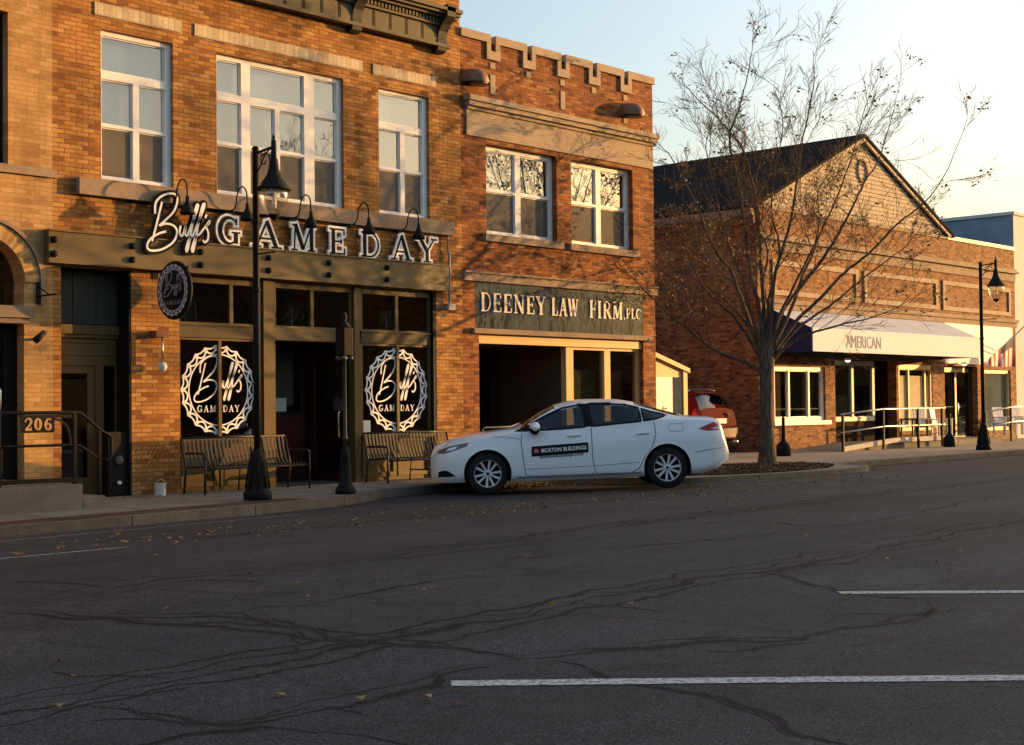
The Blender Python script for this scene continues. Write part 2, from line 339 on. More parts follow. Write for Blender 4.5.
def script(mb, x, z, wdt, st, y0, y1, mi=0, f=None):
    for k, s in enumerate(SCRIPT):
        ribbon(mb, [(x+p[0]*wdt, z+p[1]*wdt) for p in s], st, y0-k*.0006, y1, mi, f)
def cap_ring(mb, cx, cz, r, y0, y1, mi=0, f=None, n=21):
    t = r*.035
    for k in range(n):
        a0, a1 = 2*PI*k/n+.15, 2*PI*(k+1)/n+.15
        out = []; inn = []
        for j in range(9):
            u = j/8; a = a0+(a1-a0)*u; q = math.sin(PI*u)
            out.append((cx+r*(1.0-.05*q)*math.cos(a), cz+r*(1.0-.05*q)*math.sin(a)))
            ri = r*(.955-.115*q**.6); inn.append((cx+ri*math.cos(a), cz+ri*math.sin(a)))
        ribbon(mb, out, [t*1.5]+[t]*7+[t*1.5], y0-.0006*(k % 2), y1, mi, f)
        ribbon(mb, inn, [t*2.2]+[t*1.1]*7+[t*2.2], y0-.0012-.0006*(k % 2), y1, mi, f)
    ribbon(mb, [(cx+r*.80*math.cos(2*PI*i/60), cz+r*.80*math.sin(2*PI*i/60)) for i in range(61)], r*.03, y0-.0028, y1, mi, f)
def cap_logo(mb, cx, cz, r, y0, y1, mi=0, f=None):
    cap_ring(mb, cx, cz, r, y0, y1, mi, f)
    script(mb, cx-.66*r, cz-.27*r, 1.32*r, r*.034, y0, y1, mi, f)
    word(mb, 'GAMEDAY', cx-.58*r, cx+.6*r, cz-.5*r, .15*r, y0, y1, mi, f, gap=.25)
def text_mesh(body, size, bold=0.0, align='LEFT'):
    c = bpy.data.curves.new('text', 'FONT'); c.body = body; c.size = size; c.offset = bold; c.align_x = align; c.resolution_u = 2
    o = bpy.data.objects.new('text', c); COL.objects.link(o); dg = bpy.context.evaluated_depsgraph_get(); dg.update()
    me = bpy.data.meshes.new_from_object(o.evaluated_get(dg)); vs = [tuple(v.co) for v in me.vertices]; fs = [tuple(p.vertices) for p in me.polygons]
    bpy.data.objects.remove(o); bpy.data.curves.remove(c); bpy.data.meshes.remove(me)
    return vs, fs
# ------------------------------------------------------------------ ground, road, pavement
def zr(y): return max(0., .15*(1-((y-8)/8)**2)) if 0 < y < 16 else 0.
def asphalt(name, c0, c1, crack=True):
    m, t, p = base_mat(name); tc = nn(t, 'ShaderNodeTexCoord')
    def noise(s, d=4., r=.6):
        n = nn(t, 'ShaderNodeTexNoise', Scale=s, Detail=d, Roughness=r); t.links.new(tc.outputs['Object'], n.inputs['Vector']); return n
    big = noise(.5, 5.); fine = noise(70., 3., .7); mid = noise(5., 5.)
    a = ramp(t, [(.3, c0), (.7, c1)]); t.links.new(big.outputs[0], a.inputs[0])
    b = ramp(t, [(.36, (.45,)*3), (.52, (.95,)*3), (.64, (2.2,)*3)]); t.links.new(fine.outputs[0], b.inputs[0])
    c = ramp(t, [(.3, (.82,)*3), (.7, (1.15,)*3)]); t.links.new(mid.outputs[0], c.inputs[0])
    col = mixc(t, mixc(t, a.outputs[0], b.outputs[0], 1., 'MULTIPLY'), c.outputs[0], 1., 'MULTIPLY')
    if crack:
        wp = noise(1.1, 6.); mv = nn(t, 'ShaderNodeVectorMath', operation='MULTIPLY_ADD'); mv.inputs[1].default_value = (1.6, 1.6, 0)
        t.links.new(wp.outputs[1], mv.inputs[0]); t.links.new(tc.outputs['Object'], mv.inputs[2])
        vo = nn(t, 'ShaderNodeTexVoronoi', feature='DISTANCE_TO_EDGE', Scale=.33); t.links.new(mv.outputs[0], vo.inputs['Vector'])
        r = ramp(t, [(0., (.45,)*3), (.006, (.75,)*3), (.012, (1.,)*3)]); t.links.new(vo.outputs[0], r.inputs[0])
        col = mixc(t, col, r.outputs[0], .8, 'MULTIPLY')
    sp = noise(170., 2., .5); rsp = ramp(t, [(.56, (1.,)*3), (.64, (3.6, 3.5, 3.4))]); t.links.new(sp.outputs[0], rsp.inputs[0]); col = mixc(t, col, rsp.outputs[0], 1., 'MULTIPLY')
    ml = nn(t, 'ShaderNodeMapping'); ml.inputs['Scale'].default_value = (.10, 1.1, 1); t.links.new(tc.outputs['Object'], ml.inputs[0])
    ln = nn(t, 'ShaderNodeTexNoise', Scale=1., Detail=5., Roughness=.6); t.links.new(ml.outputs[0], ln.inputs['Vector'])
    rl = ramp(t, [(.35, (.78,)*3), (.65, (1.2,)*3)]); t.links.new(ln.outputs[0], rl.inputs[0]); col = mixc(t, col, rl.outputs[0], 1., 'MULTIPLY')
    if crack:                                              # ragged dark core along the cracks that are drawn as strips of the road mesh
        at = nn(t, 'ShaderNodeAttribute', attribute_name='crack'); cn_ = noise(60., 4., .7)
        m1 = nn(t, 'ShaderNodeMath', operation='MULTIPLY_ADD'); m1.inputs[1].default_value = 1.1; t.links.new(cn_.outputs[0], m1.inputs[0]); t.links.new(at.outputs['Fac'], m1.inputs[2])
        rc = ramp(t, [(.0, (1.,)*3), (.70/1.6, (1.,)*3), (.80/1.6, (.40,)*3), (.93/1.6, (.06,)*3)]); m2 = nn(t, 'ShaderNodeMath', operation='MULTIPLY'); m2.inputs[1].default_value = 1/1.6
        t.links.new(m1.outputs[0], m2.inputs[0]); t.links.new(m2.outputs[0], rc.inputs[0])
        gt = nn(t, 'ShaderNodeMath', operation='GREATER_THAN'); gt.inputs[1].default_value = .002; t.links.new(at.outputs['Fac'], gt.inputs[0])
        col = mixc(t, col, rc.outputs[0], gt.outputs[0], 'MULTIPLY')
    t.links.new(col, p.inputs['Base Color']); p.inputs['Roughness'].default_value = .85; p.inputs['Specular IOR Level'].default_value = .2
    bu = nn(t, 'ShaderNodeBump', Strength=.6, Distance=.006); t.links.new(fine.outputs[0], bu.inputs['Height']); t.links.new(bu.outputs[0], p.inputs['Normal'])
    return m
ASPH = asphalt('asphalt', (.0225, .0225, .0255), (.0355, .035, .038))
def line_mat():
    m, t, p = base_mat('worn_line_paint'); tc = nn(t, 'ShaderNodeTexCoord')
    n = nn(t, 'ShaderNodeTexNoise', Scale=38., Detail=5., Roughness=.7); t.links.new(tc.outputs['Object'], n.inputs['Vector'])
    r = ramp(t, [(.38, (.07, .07, .07)), (.45, (.30, .30, .30)), (.55, (.5, .5, .49)), (.7, (.6, .6, .58))]); t.links.new(n.outputs[0], r.inputs[0])
    t.links.new(r.outputs[0], p.inputs['Base Color']); p.inputs['Roughness'].default_value = .8; return m
LINE = line_mat()
g = MB(); g.quad((-900,-900,-.14),(1200,-900,-.14),(1200,1200,-.14),(-900,1200,-.14))
struct(g.build('ground', mat('dry_ground', (.09, .08, .06), .95, var=.3, vs=.3)))
rd = MB()
ys = [-2.0, -1, 0] + [i*.5 for i in range(1, 33)] + [18.6]
xs_ = [-60, -20, 0, 10, 20, 30, 45, 70, 120, 280]
for i in range(len(xs_)-1):
    for j in range(len(ys)-1):
        rd.quad((xs_[i],ys[j],zr(ys[j])),(xs_[i+1],ys[j],zr(ys[j])),(xs_[i+1],ys[j+1],zr(ys[j+1])),(xs_[i],ys[j+1],zr(ys[j+1])))
CR = [
 [(4.57,8.91),(4.94,8.92),(5.54,9.1),(6.08,9.29),(6.84,9.26),(7.36,9.15),(8.45,9.27),(9.09,9.3),(9.92,9.31),(11.1,9.57),(13.33,9.9),(15.75,9.88),(17.84,10.06),(21.07,10.14),(23.55,10.22),(30,10.3)],
 [(2.5,5.7),(2.96,5.78),(3.46,5.81),(3.86,5.9),(4.3,5.91),(4.68,5.9),(5.07,5.96),(5.58,5.92),(5.99,6.01),(6.37,5.98),(7.19,6.08),(7.94,6.12),(8.81,6.23),(9.26,6.18),(10.32,6.2),(11.62,6.27),(13.36,6.44),(14.84,6.46),(18,6.6)],
 [(4.46,8.68),(4.59,8.16),(4.72,7.8),(4.82,7.36),(5.01,7.08),(5.03,6.71),(5.02,6.25),(5.09,5.99)],
 [(4.74,7.96),(5.0,7.64),(5.25,7.47),(5.27,7.13),(5.22,6.77),(5.15,6.32),(5.22,5.98),(5.32,5.64),(5.29,5.31),(5.32,5.0)],
 [(5.27,7.45),(5.65,7.54),(6.05,7.43),(6.64,7.5),(7.38,7.66),(8.09,7.59)],
 [(3.34,5.65),(3.32,5.38),(3.4,5.05),(3.52,4.87),(3.71,4.82),(3.99,4.9),(4.3,4.86),(4.64,4.85),(4.87,4.92),(5.2,5.01)],
 [(5.32,5.0),(5.67,4.9),(6.13,4.76),(6.49,4.59),(6.88,4.23),(7.23,4.29),(7.66,4.2),(8.36,4.17),(8.73,4.22)],
 [(5.51,4.87),(5.52,4.67),(5.45,4.3),(5.34,3.98),(5.36,3.74),(5.23,3.45),(5.1,3.12),(5.05,2.83)],
 [(9.31,6.12),(9.05,5.52),(8.82,5.14),(8.65,4.76),(8.84,4.35)],
 [(8.72,8.19),(9.94,8.25),(11.02,7.92),(12.58,7.8),(14.16,7.77),(16.73,8.22),(19.72,8.57)],
 [(3.03,4.94),(3.33,4.85),(3.65,4.68)], [(5.36,10.45),(5.53,9.85),(5.59,9.24)],
 [(6.0,12.4),(9,12.6),(13,12.9),(18,12.8),(26,13.2)], [(12.5,9.8),(13.2,8.6),(13.0,7.8)], [(16,9.9),(17.2,8.3)]]
CA = {}
def crack(path, wmax, seed, off=0., z=.004):
    r_ = random.Random(seed); P = [Vector((a, b, 0)) for a, b in path]; pts = []
    for a, b in zip(P, P[1:]):
        n = max(2, int((b-a).length/.05))
        for i in range(n): pts.append(a.lerp(b, i/n))
    n = len(pts); lo = [0.]*n; a1 = r_.uniform(0, 9)
    drift = 0.
    for i in range(n):
        drift = drift*.92 + r_.uniform(-.024, .024)
        lo[i] = drift + off + .03*math.sin(i*.21+a1) + .02*math.sin(i*.53+2*a1)
    vs = []; W = .5
    for i in range(n):
        d = (pts[min(i+1,n-1)]-pts[max(0,i-1)]).normalized(); nr = Vector((-d.y, d.x, 0))
        W = min(1., max(.15, W + r_.uniform(-.2, .2))); ww = wmax*W*min(1, 4*i/n+.15, 4*(n-i)/n+.15)
        c = pts[i] + nr*lo[i]
        for q, e in ((c+nr*ww, 0), (c, 1), (c-nr*ww, 0)):
            CA[len(rd.v)+len(vs)] = .003 if e == 0 else min(.9, .46+.45*W); vs.append((q.x, q.y, zr(q.y)+z*.45))
    rd.add(vs, [f for i in range(n-1) for f in ((3*i, 3*i+1, 3*i+4, 3*i+3), (3*i+1, 3*i+2, 3*i+5, 3*i+4))], 0)
for k, p in enumerate(CR):
    big = k in (0, 1)
    crack(p, .075 if big else (.06 if k in (2,3,5,6,9) else .045), k)
    if big:
        for q in range(3):
            crack(p, .04, 20+k*5+q, off=(-.17, .13, .27)[q], z=.0032-.0004*q)
    elif k in (2, 3, 5, 6):
        crack(p, .03, 40+k, off=.12, z=.0034)
for k in range(26):                                   # short side cracks that leave the seams
    s = random.Random(100+k); base = CR[s.choice([0, 1, 1, 3, 5, 6])]; i = s.randrange(len(base)-1)
    a = Vector(base[i]); d = Vector((s.uniform(-1, 1), s.uniform(-1, 1))).normalized()*s.uniform(.3, .9)
    crack([tuple(a), tuple(a+d*.5+Vector((s.uniform(-.1,.1), s.uniform(-.1,.1)))), tuple(a+d)], .03, 200+k, z=.0028)
ro = struct(rd.build('road', [ASPH])); at_ = ro.data.attributes.new('crack', 'FLOAT', 'POINT')
for i_, v_ in CA.items(): at_.data[i_].value = v_
def stripe(a, b, wd):
    m = MB(); a, b = Vector(a), Vector(b); n = 40; d = (b-a).normalized(); nr = Vector((-d.y, d.x)); vs = []
    for i in range(n+1):
        c = a.lerp(b, i/n); j = random.Random(i).uniform(-.004, .004)
        for q in (c+nr*(wd/2+j), c-nr*(wd/2-j)): vs.append((q.x, q.y, zr(q.y)+.0035))
    m.add(vs, [(2*i, 2*i+1, 2*i+3, 2*i+2) for i in range(n)]); return struct(m.build('parking_line', LINE))
stripe((4.72,4.83), (8.1,1.65), .13); stripe((8.67,5.08), (11.7,2.1), .12)
stripe((6.0,12.2), (7.6,12.25), .05); stripe((4.0,14.0), (11.9,15.05), .035)
KP = [(-40,14.6),(4,15.0),(7.9,15.35),(10.1,15.65),(11.8,15.9),(12.9,16.1),(13.6,16.3),(14.4,16.65),(15.4,17.2),(17.0,17.55),(19.0,17.5),(20.0,17.0),(20.35,16.2),(20.5,15.5),(21.0,15.1),(22.4,14.85),(24.3,14.65),(25.9,14.7),(26.8,15.05),(27.2,15.6),(27.7,16.1),(29,16.3),(33,16.4),(120,16.4)]
KPs = [(p.x, p.y) for p in catmull([(a, b, 0) for a, b in KP[1:-2]], 4)]; KPs = [KP[0]] + KPs + KP[-2:]
def slab_mat():
    m, t, p = base_mat('pavement_concrete'); tc = nn(t, 'ShaderNodeTexCoord')
    b = nn(t, 'ShaderNodeTexBrick'); b.offset = 0; b.inputs['Scale'].default_value = 1; b.inputs['Brick Width'].default_value = 1.5; b.inputs['Row Height'].default_value = 1.5
    b.inputs['Mortar Size'].default_value = .012; b.inputs['Color1'].default_value = (.19, .165, .135, 1); b.inputs['Color2'].default_value = (.24, .21, .175, 1); b.inputs['Mortar'].default_value = (.06, .055, .05, 1)
    t.links.new(tc.outputs['Object'], b.inputs['Vector'])
    n = nn(t, 'ShaderNodeTexNoise', Scale=1.4, Detail=8., Roughness=.7); t.links.new(tc.outputs['Object'], n.inputs['Vector'])
    r = ramp(t, [(.3, (.66,)*3), (.7, (1.12,)*3)]); t.links.new(n.outputs[0], r.inputs[0])
    t.links.new(mixc(t, b.outputs[0], r.outputs[0], 1., 'MULTIPLY'), p.inputs['Base Color']); p.inputs['Roughness'].default_value = .9
    f = nn(t, 'ShaderNodeTexNoise', Scale=60., Detail=3.); t.links.new(tc.outputs['Object'], f.inputs['Vector'])
    bu = nn(t, 'ShaderNodeBump', Strength=.3, Distance=.01); t.links.new(f.outputs[0], bu.inputs['Height']); t.links.new(bu.outputs[0], p.inputs['Normal'])
    return m
SLAB = slab_mat()
sw = MB(); poly = KPs + [(120,22.3),(-40,22.3)]
sw.prism(poly, -.13, .13, 0, lambda a, c, b: (a, c, b)); struct(sw.build('pavement', SLAB))
kb = MB(); ribbon(kb, KPs, .17, -.12, .136, 0, lambda a, c, b: (a, c, b)); struct(kb.build('kerb', brick('kerb_concrete', [(0, (.13,.117,.098)), (1, (.18,.163,.138))], (.035,.032,.03), bw=2.4, rh=9., ms=.014, mott=.35)))
pv = MB(); ribbon(pv, [(a, b+.42) for a, b in KPs if a < 13.2], .5, .12, .1345, 0, lambda a, c, b: (a, c, b))
struct(pv.build('paver_band', brick('red_paver', [(0, (.07, .042, .034)), (1, (.11, .066, .05))], (.06, .05, .045), bw=.2, rh=.1)))
al = MB(); al.quad((25.0,22.3,.11),(33.6,22.3,.11),(33.6,60,.11),(25.0,60,.11)); struct(al.build('alley_paving', ASPH))
ns = MB(); ns.box(-60, 280, -6.2, -2.0, -.13, .13); struct(ns.build('near_pavement', SLAB))
lw_ = MB(); lw_.quad((-80,-19,.02),(280,-19,.02),(280,-6.2,.02),(-80,-6.2,.02)); struct(lw_.build('square_lawn', mat('autumn_grass', (.055,.06,.025), .95, var=.3, vs=.8, bump=.4, bs=20)))

# ------------------------------------------------------------------ buildings
def shell(mb, x0, x1, y0, y1, z1, mi=0, mr=1):
    mb.quad((x0,y0,0),(x0,y0,z1),(x0,y1,z1),(x0,y1,0), mi); mb.quad((x1,y0,0),(x1,y1,0),(x1,y1,z1),(x1,y0,z1), mi)
    mb.quad((x0,y1,0),(x0,y1,z1),(x1,y1,z1),(x1,y1,0), mi)
    mb.quad((x0,y0,z1),(x1,y0,z1),(x1,y1,z1),(x0,y1,z1), mr)
def window_unit(parent, x0, x1, z0, z1, y, panes, blinds=(), screens=(), fm=None, gm=None, name='window', depth=.11, BL=BLIND):
    """frame slab (part) > sash rings, pane, blind, screen (sub-parts)"""
    fr = MB(); fr.frame(x0, x1, z0, z1, panes, y, y+depth, 0); f = fr.build(name, fm or WHITE, parent)
    sa = MB()
    for a, b, c, d in panes: sa.frame(a+.001, b-.001, c+.001, d-.001, [(a+.022, b-.022, c+.022, d-.022)], y+.028, y+.075)
    sa.build('sash', fm or WHITE, f)
    pn = MB()
    for a, b, c, d in panes: pn.quad((a,y+.055,c),(b,y+.055,c),(b,y+.055,d),(a,y+.055,d))
    pn.build('pane', gm or GLASS_UP, f)
    if blinds:
        bl = MB()
        for a, b, c, d in blinds: bl.box(a, b, y+.19, y+.197, c, d)
        bl.build('blind', BL, f)
    if screens:
        sc_ = MB()
        for a, b, c, d in screens: sc_.box(a+.03, b-.03, y+.040, y+.044, c+.03, d-.03)
        sc_.build('screen', SCREEN, f)
    return f
def screen_mat():
    m = bpy.data.materials.new('window_screen'); m.use_nodes = True; t = m.node_tree; p = t.nodes['Principled BSDF']; o = t.nodes['Material Output']
    p.inputs['Base Color'].default_value = (.16, .14, .12, 1); p.inputs['Roughness'].default_value = .9
    tr = t.nodes.new('ShaderNodeBsdfTransparent'); mx = nn(t, 'ShaderNodeMixShader'); mx.inputs[0].default_value = .62
    t.links.new(tr.outputs[0], mx.inputs[1]); t.links.new(p.outputs[0], mx.inputs[2]); t.links.new(mx.outputs[0], o.inputs[0]); return m
SCREEN = screen_mat()
YF = 19.4
# --- left neighbour
lb = thing('brick_building', 'pale buff brick building with an arched doorway at the left edge of the view', 'building', (10.8, YF, 0))
m = MB(); LX0 = -8.
m.wall(LX0, 10.8, 0, 10.6, [(8.3,10.10,5.03,7.25), (9.10,10.34,.13,3.96)], YF, YF+.35)
shell(m, LX0, 10.8, YF, 34, 10.6)
ar = arcpts(9.72, 3.33, .62, .62, 0, 180, 24)
for s_ in (0, 1):                                     # spandrels that close the square opening to an arch
    pl = [p for p in ar if (p[0] >= 9.72-1e-6) == (s_ == 0)]
    pl = sorted(pl, key=lambda p: p[0]); x_e = 10.34 if s_ == 0 else 9.10
    for (a, b), (c, d) in zip(pl, pl[1:]):
        m.quad((a,YF,b),(c,YF,d),(c,YF,3.96),(a,YF,3.96)); m.quad((a,YF,b),(a,YF+.35,b),(c,YF+.35,d),(c,YF,d))
m.build('wall', [BUFF_L, ROOFM], lb)
m = MB(); o_, i_ = arcpts(9.72,3.33,.86,.86,0,180,44), arcpts(9.72,3.33,.63,.63,0,180,44)
for k in range(44):
    m.add([(i_[k][0],YF-.02,i_[k][1]),(o_[k][0],YF-.02,o_[k][1]),(o_[k+1][0],YF-.02,o_[k+1][1]),(i_[k+1][0],YF-.02,i_[k+1][1]),
           (i_[k][0],YF+.1,i_[k][1]),(o_[k][0],YF+.1,o_[k][1]),(o_[k+1][0],YF+.1,o_[k+1][1]),(i_[k+1][0],YF+.1,i_[k+1][1])], [(0,1,2,3),(1,5,6,2),(0,3,7,4)], (k*7+k//3) % 3)
m.build('door_arch', [mat('arch_brick', (.42,.25,.09), .85, var=.2, vs=8), mat('arch_brick_light', (.50,.32,.13), .85, var=.2, vs=8), mat('arch_brick_dark', (.34,.19,.065), .85, var=.2, vs=8)], lb)
m = MB(); ribbon(m, [(10.615,3.0)]+arcpts(9.72,3.33,.895,.895,0,180,30)+[(8.825,3.0)], .05, YF-.05, YF+.05); m.build('arch_moulding', STONE_D, lb)
m = MB(); m.box(LX0, 10.83, YF-.06, YF+.05, 4.90, 5.02); m.build('sill_course', STONE_D, lb)
w_ = window_unit(lb, 8.3, 10.10, 5.03, 7.25, YF+.16, [(8.4,9.15,5.1,6.1),(9.2,9.98,5.1,6.1),(8.4,9.15,6.15,7.15),(9.2,9.98,6.15,7.15)], fm=BLACKP)
m = MB(); m.box(9.0, 10.44, YF-.12, YF+.3, 2.80, 2.97); m.box(9.05, 10.39, YF-.07, YF+.3, 2.72, 2.8); m.build('door_lintel', mat('brown_stone', (.22,.17,.12), .7, var=.15), lb)
m = MB(); pf = ar + [(9.10,2.9),(10.34,2.9)]; m.add([(a, YF+.3, b) for a, b in pf], [tuple(range(len(pf)))]); m.build('fanlight', glass('fan_glass', (.35,.38,.38), 1.6, base=.08), lb)
m = MB(); m.frame(9.11, 10.33, .45, 2.72, [(9.32,10.12,.95,2.6)], YF+.2, YF+.28, 0); d_ = m.build('door', BLACKP, lb)
m = MB(); m.box(9.34, 10.1, YF+.18, YF+.2, .55, .9); m.build('kick_panel', GOLDP, d_)
m = MB(); m.quad((9.32,YF+.24,.95),(10.12,YF+.24,.95),(10.12,YF+.24,2.6),(9.32,YF+.24,2.6)); m.build('pane', GLASS_DK, d_)
m = MB(); m.tube([(10.04,YF+.15,1.3),(10.04,YF+.13,1.35),(10.04,YF+.13,1.75),(10.04,YF+.15,1.8)], .014); m.build('handle', CHROME, d_)
m = MB(); m.box(9.11, 10.33, YF+.0, YF+.45, .1, .45); m.build('door_step', CONC, lb)

# --- sports bar building
bb = thing('brick_building', 'two storey orange tan brick building with a black and gold sports bar front', 'building', (10.8, YF, 0))
m = MB(); BX0, BX1 = 10.8, 19.36
W1, W2, W3 = (11.61,12.90,4.98,7.29), (13.73,16.43,4.97,7.29), (17.26,18.52,4.98,7.27)
ENT, SHOP = (10.93,12.12,.13,3.62), (13.0,18.66,.13,3.62)
m.wall(BX0, BX1, 0, 10.8, [W1, W2, W3, ENT, SHOP], YF, YF+.3); shell(m, BX0, BX1, YF, 36, 10.8); m.build('wall', [BUFF, ROOFM], bb)
for a, b in ((11.50,13.05),(13.30,16.87),(17.12,18.69)):
    m = MB(); m.box(a, b, YF-.02, YF+.1, 7.48, 7.68); m.build('lintel', YBRICK, bb)
m = MB(); m.box(11.18, 19.05, YF-.11, YF+.1, 4.70, 4.955); m.build('sill_course', STONE_D, bb)
y_ = YF+.07
def pair(x0, x1):
    c = (x0+x1)/2+.01; a, b, d, e = x0+.045, c-.055, c+.05, x1-.11
    return ([(a,e,6.66,7.21)], [(a,b,5.84,6.54),(d,e,5.84,6.54)], [(a,b,5.03,5.80),(d,e,5.03,5.80)])
for (x0, x1, z0, z1) in (W1, W3):
    t_, u_, l_ = pair(x0, x1); window_unit(bb, x0, x1, z0, z1, y_, t_+u_+l_, [(x0+.03,x1-.03,5.83,7.25)], l_)
P2 = [(13.78,14.27),(14.45,15.60),(15.82,16.33)]
t_ = [(a,b,6.66,7.21) for a, b in P2]; cols = [(13.78,14.27),(14.45,14.97),(15.07,15.60),(15.82,16.33)]
u_ = [(a,b,5.84,6.54) for a, b in cols]; l_ = [(a,b,5.03,5.80) for a, b in cols]
window_unit(bb, *W2, y_, t_+u_+l_, [(13.76,16.4,5.83,7.25)], l_)
m = MB(); m.box(10.66, 18.87, YF-.14, YF-.001, 3.63, 4.10); m.box(10.66, 18.87, YF-.17, YF-.001, 4.10, 4.125); bm_ = m.build('beam', [mat('sign_beam', (.13,.092,.040), .5, var=.14, vs=2.5)], bb)
for x in (10.74, 12.05, 13.3, 14.65, 15.95, 17.3):
    for z in (3.76, 3.97):
        m = MB(); m.lathe([(.052,0),(.052,-.03),(.035,-.055),(.0,-.06)], (x, YF-.14, z), 10, 0, 'y'); m.build('bolt', BLACKM, bm_)
# cornice
cn = MB(); CX0, CX1 = 7.2, 19.0
cn.box(CX0, CX1-.12, YF-.16, YF, 8.30, 8.62); cn.box(CX0, CX1-.08, YF-.19, YF, 8.24, 8.30); cn.box(CX0, CX1-.05, YF-.22, YF, 8.62, 8.67)
x = CX0
while x < CX1-.25: cn.box(x, x+.045, YF-.24, YF-.19, 8.67, 8.76); x += .085
cn.box(CX0, CX1-.05, YF-.20, YF, 8.67, 8.76)
for a, z0, z1 in ((.30, 8.76, 8.81), (.38, 8.81, 8.86), (.44, 8.86, 8.93)): cn.box(CX0, CX1+.02, YF-a, YF, z0, z1)
x = CX0+.2
while x < CX1-.5: cn.box(x, x+.055, YF-.165, YF-.155, 8.32, 8.60, 1); x += .40
cn_o = cn.build('cornice', [mat('cornice_paint', (.095,.075,.045), .6, var=.2, vs=3), BLACKP], bb)
for x in (13.4, 16.62, 18.72):
    m = MB(); pr_ = [(YF,8.13),(YF-.10,8.13),(YF-.16,8.17),(YF-.19,8.26),(YF-.17,8.38),(YF-.21,8.52),(YF-.30,8.64),(YF-.44,8.76),(YF-.44,8.93),(YF,8.93)]
    m.prism(pr_, x-.11, x+.11, 0, lambda a, c, b: (b, a, c)); m.box(x-.13, x+.13, YF-.47, YF, 8.93, 8.97)
    m.build('bracket', mat('cornice_bracket', (.035,.028,.02), .6, var=.2), cn_o)
# shop front
y_ = YF+.08
def shop_unit(x0, x1, z0, z1, panes, name='shop_window'):
    f_ = MB(); f_.frame(x0, x1, z0, z1, panes, y_, y_+.10); f = f_.build(name, GOLDP, bb)
    p_ = MB()
    for a, b, c, d in panes: p_.quad((a,y_+.05,c),(b,y_+.05,c),(b,y_+.05,d),(a,y_+.05,d))
    p_.build('pane', GLASS_DK, f); return f
lw = shop_unit(13.0, 14.58, .13, 3.62, [(13.06,13.795,.97,2.57),(13.855,14.52,.97,2.57),(13.06,14.02,2.86,3.50),(14.09,14.52,2.86,3.50)])
rw = shop_unit(16.80, 18.58, .13, 3.62, [(16.90,17.725,.97,2.57),(17.785,18.53,.97,2.57),(16.90,17.70,2.86,3.50),(17.77,18.53,2.86,3.50)])
cw = shop_unit(14.92, 16.66, 2.59, 3.62, [(14.97,15.72,2.86,3.50),(15.79,16.60,2.86,3.50)], 'transom_window')
for f, a, b in ((lw,13.03,14.55),(rw,16.84,18.55)):
    m = MB(); m.box(a, b, y_-.03, y_, 2.61, 2.80); m.box(a, b, y_-.05, y_, 2.80, 2.83); m.build('transom_rail', OLIVE_D, f)
    m = MB(); n_ = 2
    for i in range(n_):
        u0, u1 = a+(b-a)*i/n_, a+(b-a)*(i+1)/n_
        m.frame(u0+.02, u1-.02, .2, .9, [(u0+.1,u1-.1,.28,.82)], y_-.025, y_-.001)
    m.box(a-.02, b+.02, y_-.07, y_-.001, .90, .955); m.build('stall_riser', OLIVE, f)
m = MB(); m.box(14.93, 16.65, y_-.03, y_, 2.61, 2.82); m.build('transom_rail', OLIVE_D, cw)
m = MB(); m.box(14.585, 14.915, YF+.03, YF+.2, .13, 3.62, 1); m.box(14.65, 14.87, YF+.0, YF+.03, .13, 3.60); m.build('pilaster', [GOLDP, OLIVE_D], bb)
m = MB(); m.box(16.665, 16.795, YF+.03, YF+.2, .13, 3.62); m.build('pilaster', GOLDP, bb)
m = MB(); m.box(18.585, 18.655, YF+.005, YF+.2, .13, 3.62); m.build('black_trim', BLACKP, bb)
for f, cx, r in ((lw,13.825,.725),(rw,17.755,.765)):
    m = MB(); cap_logo(m, cx, 1.765, r, y_+.04, y_+.044); m.build('bottle_cap_decal', LETTERW, f)
m = MB(); m.box(16.92, 17.1, y_+.035, y_+.04, 1.0, 1.22); m.build('paper_notice', PAPER, rw)
# recessed entrance
AY = 20.7
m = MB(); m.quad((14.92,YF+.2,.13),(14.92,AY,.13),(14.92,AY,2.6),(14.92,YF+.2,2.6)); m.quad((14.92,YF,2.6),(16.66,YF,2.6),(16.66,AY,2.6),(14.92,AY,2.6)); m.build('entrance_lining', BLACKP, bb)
m = MB(); m.frame(14.92, 16.55, .13, 2.6, [(15.05,15.68,1.38,2.5),(15.75,16.45,1.38,2.5)], AY, AY+.06); sd_ = m.build('entrance_screen', DARKWOOD, bb)
m = MB(); m.box(15.1, 16.45, AY-.015, AY-.001, .3, 1.3); m.build('red_panel', REDDOOR, sd_)
m = MB(); m.box(15.76, 16.3, AY+.02, AY+.03, 1.5, 2.5); m.build('blind', mat('grey_blind', (.3,.32,.31), .8), sd_)
m = MB(); m.box(15.86, 16.12, AY-.01, AY-.003, 1.40, 1.64); m.build('paper_notice', PAPER, sd_)
m = MB(); m.quad((15.05,AY+.015,1.38),(16.45,AY+.015,1.38),(16.45,AY+.015,2.5),(15.05,AY+.015,2.5)); m.build('pane', GLASS_DK, sd_)
m = MB(); m.wall(YF+.2, AY, .13, 2.6, [(YF+.32,AY-.15,.3,2.3)], 16.64, 16.70, 0, 'y'); dr = m.build('door', REDDOOR, bb)
m = MB(); m.quad((16.67,YF+.32,.3),(16.67,AY-.15,.3),(16.67,AY-.15,2.3),(16.67,YF+.32,2.3)); m.build('pane', GLASS_DK, dr)
m = MB(); m.tube([(16.62,YF+.4,.9),(16.59,YF+.4,.95),(16.59,YF+.4,1.35),(16.62,YF+.4,1.4)], .014); m.build('handle', CHROME, dr)
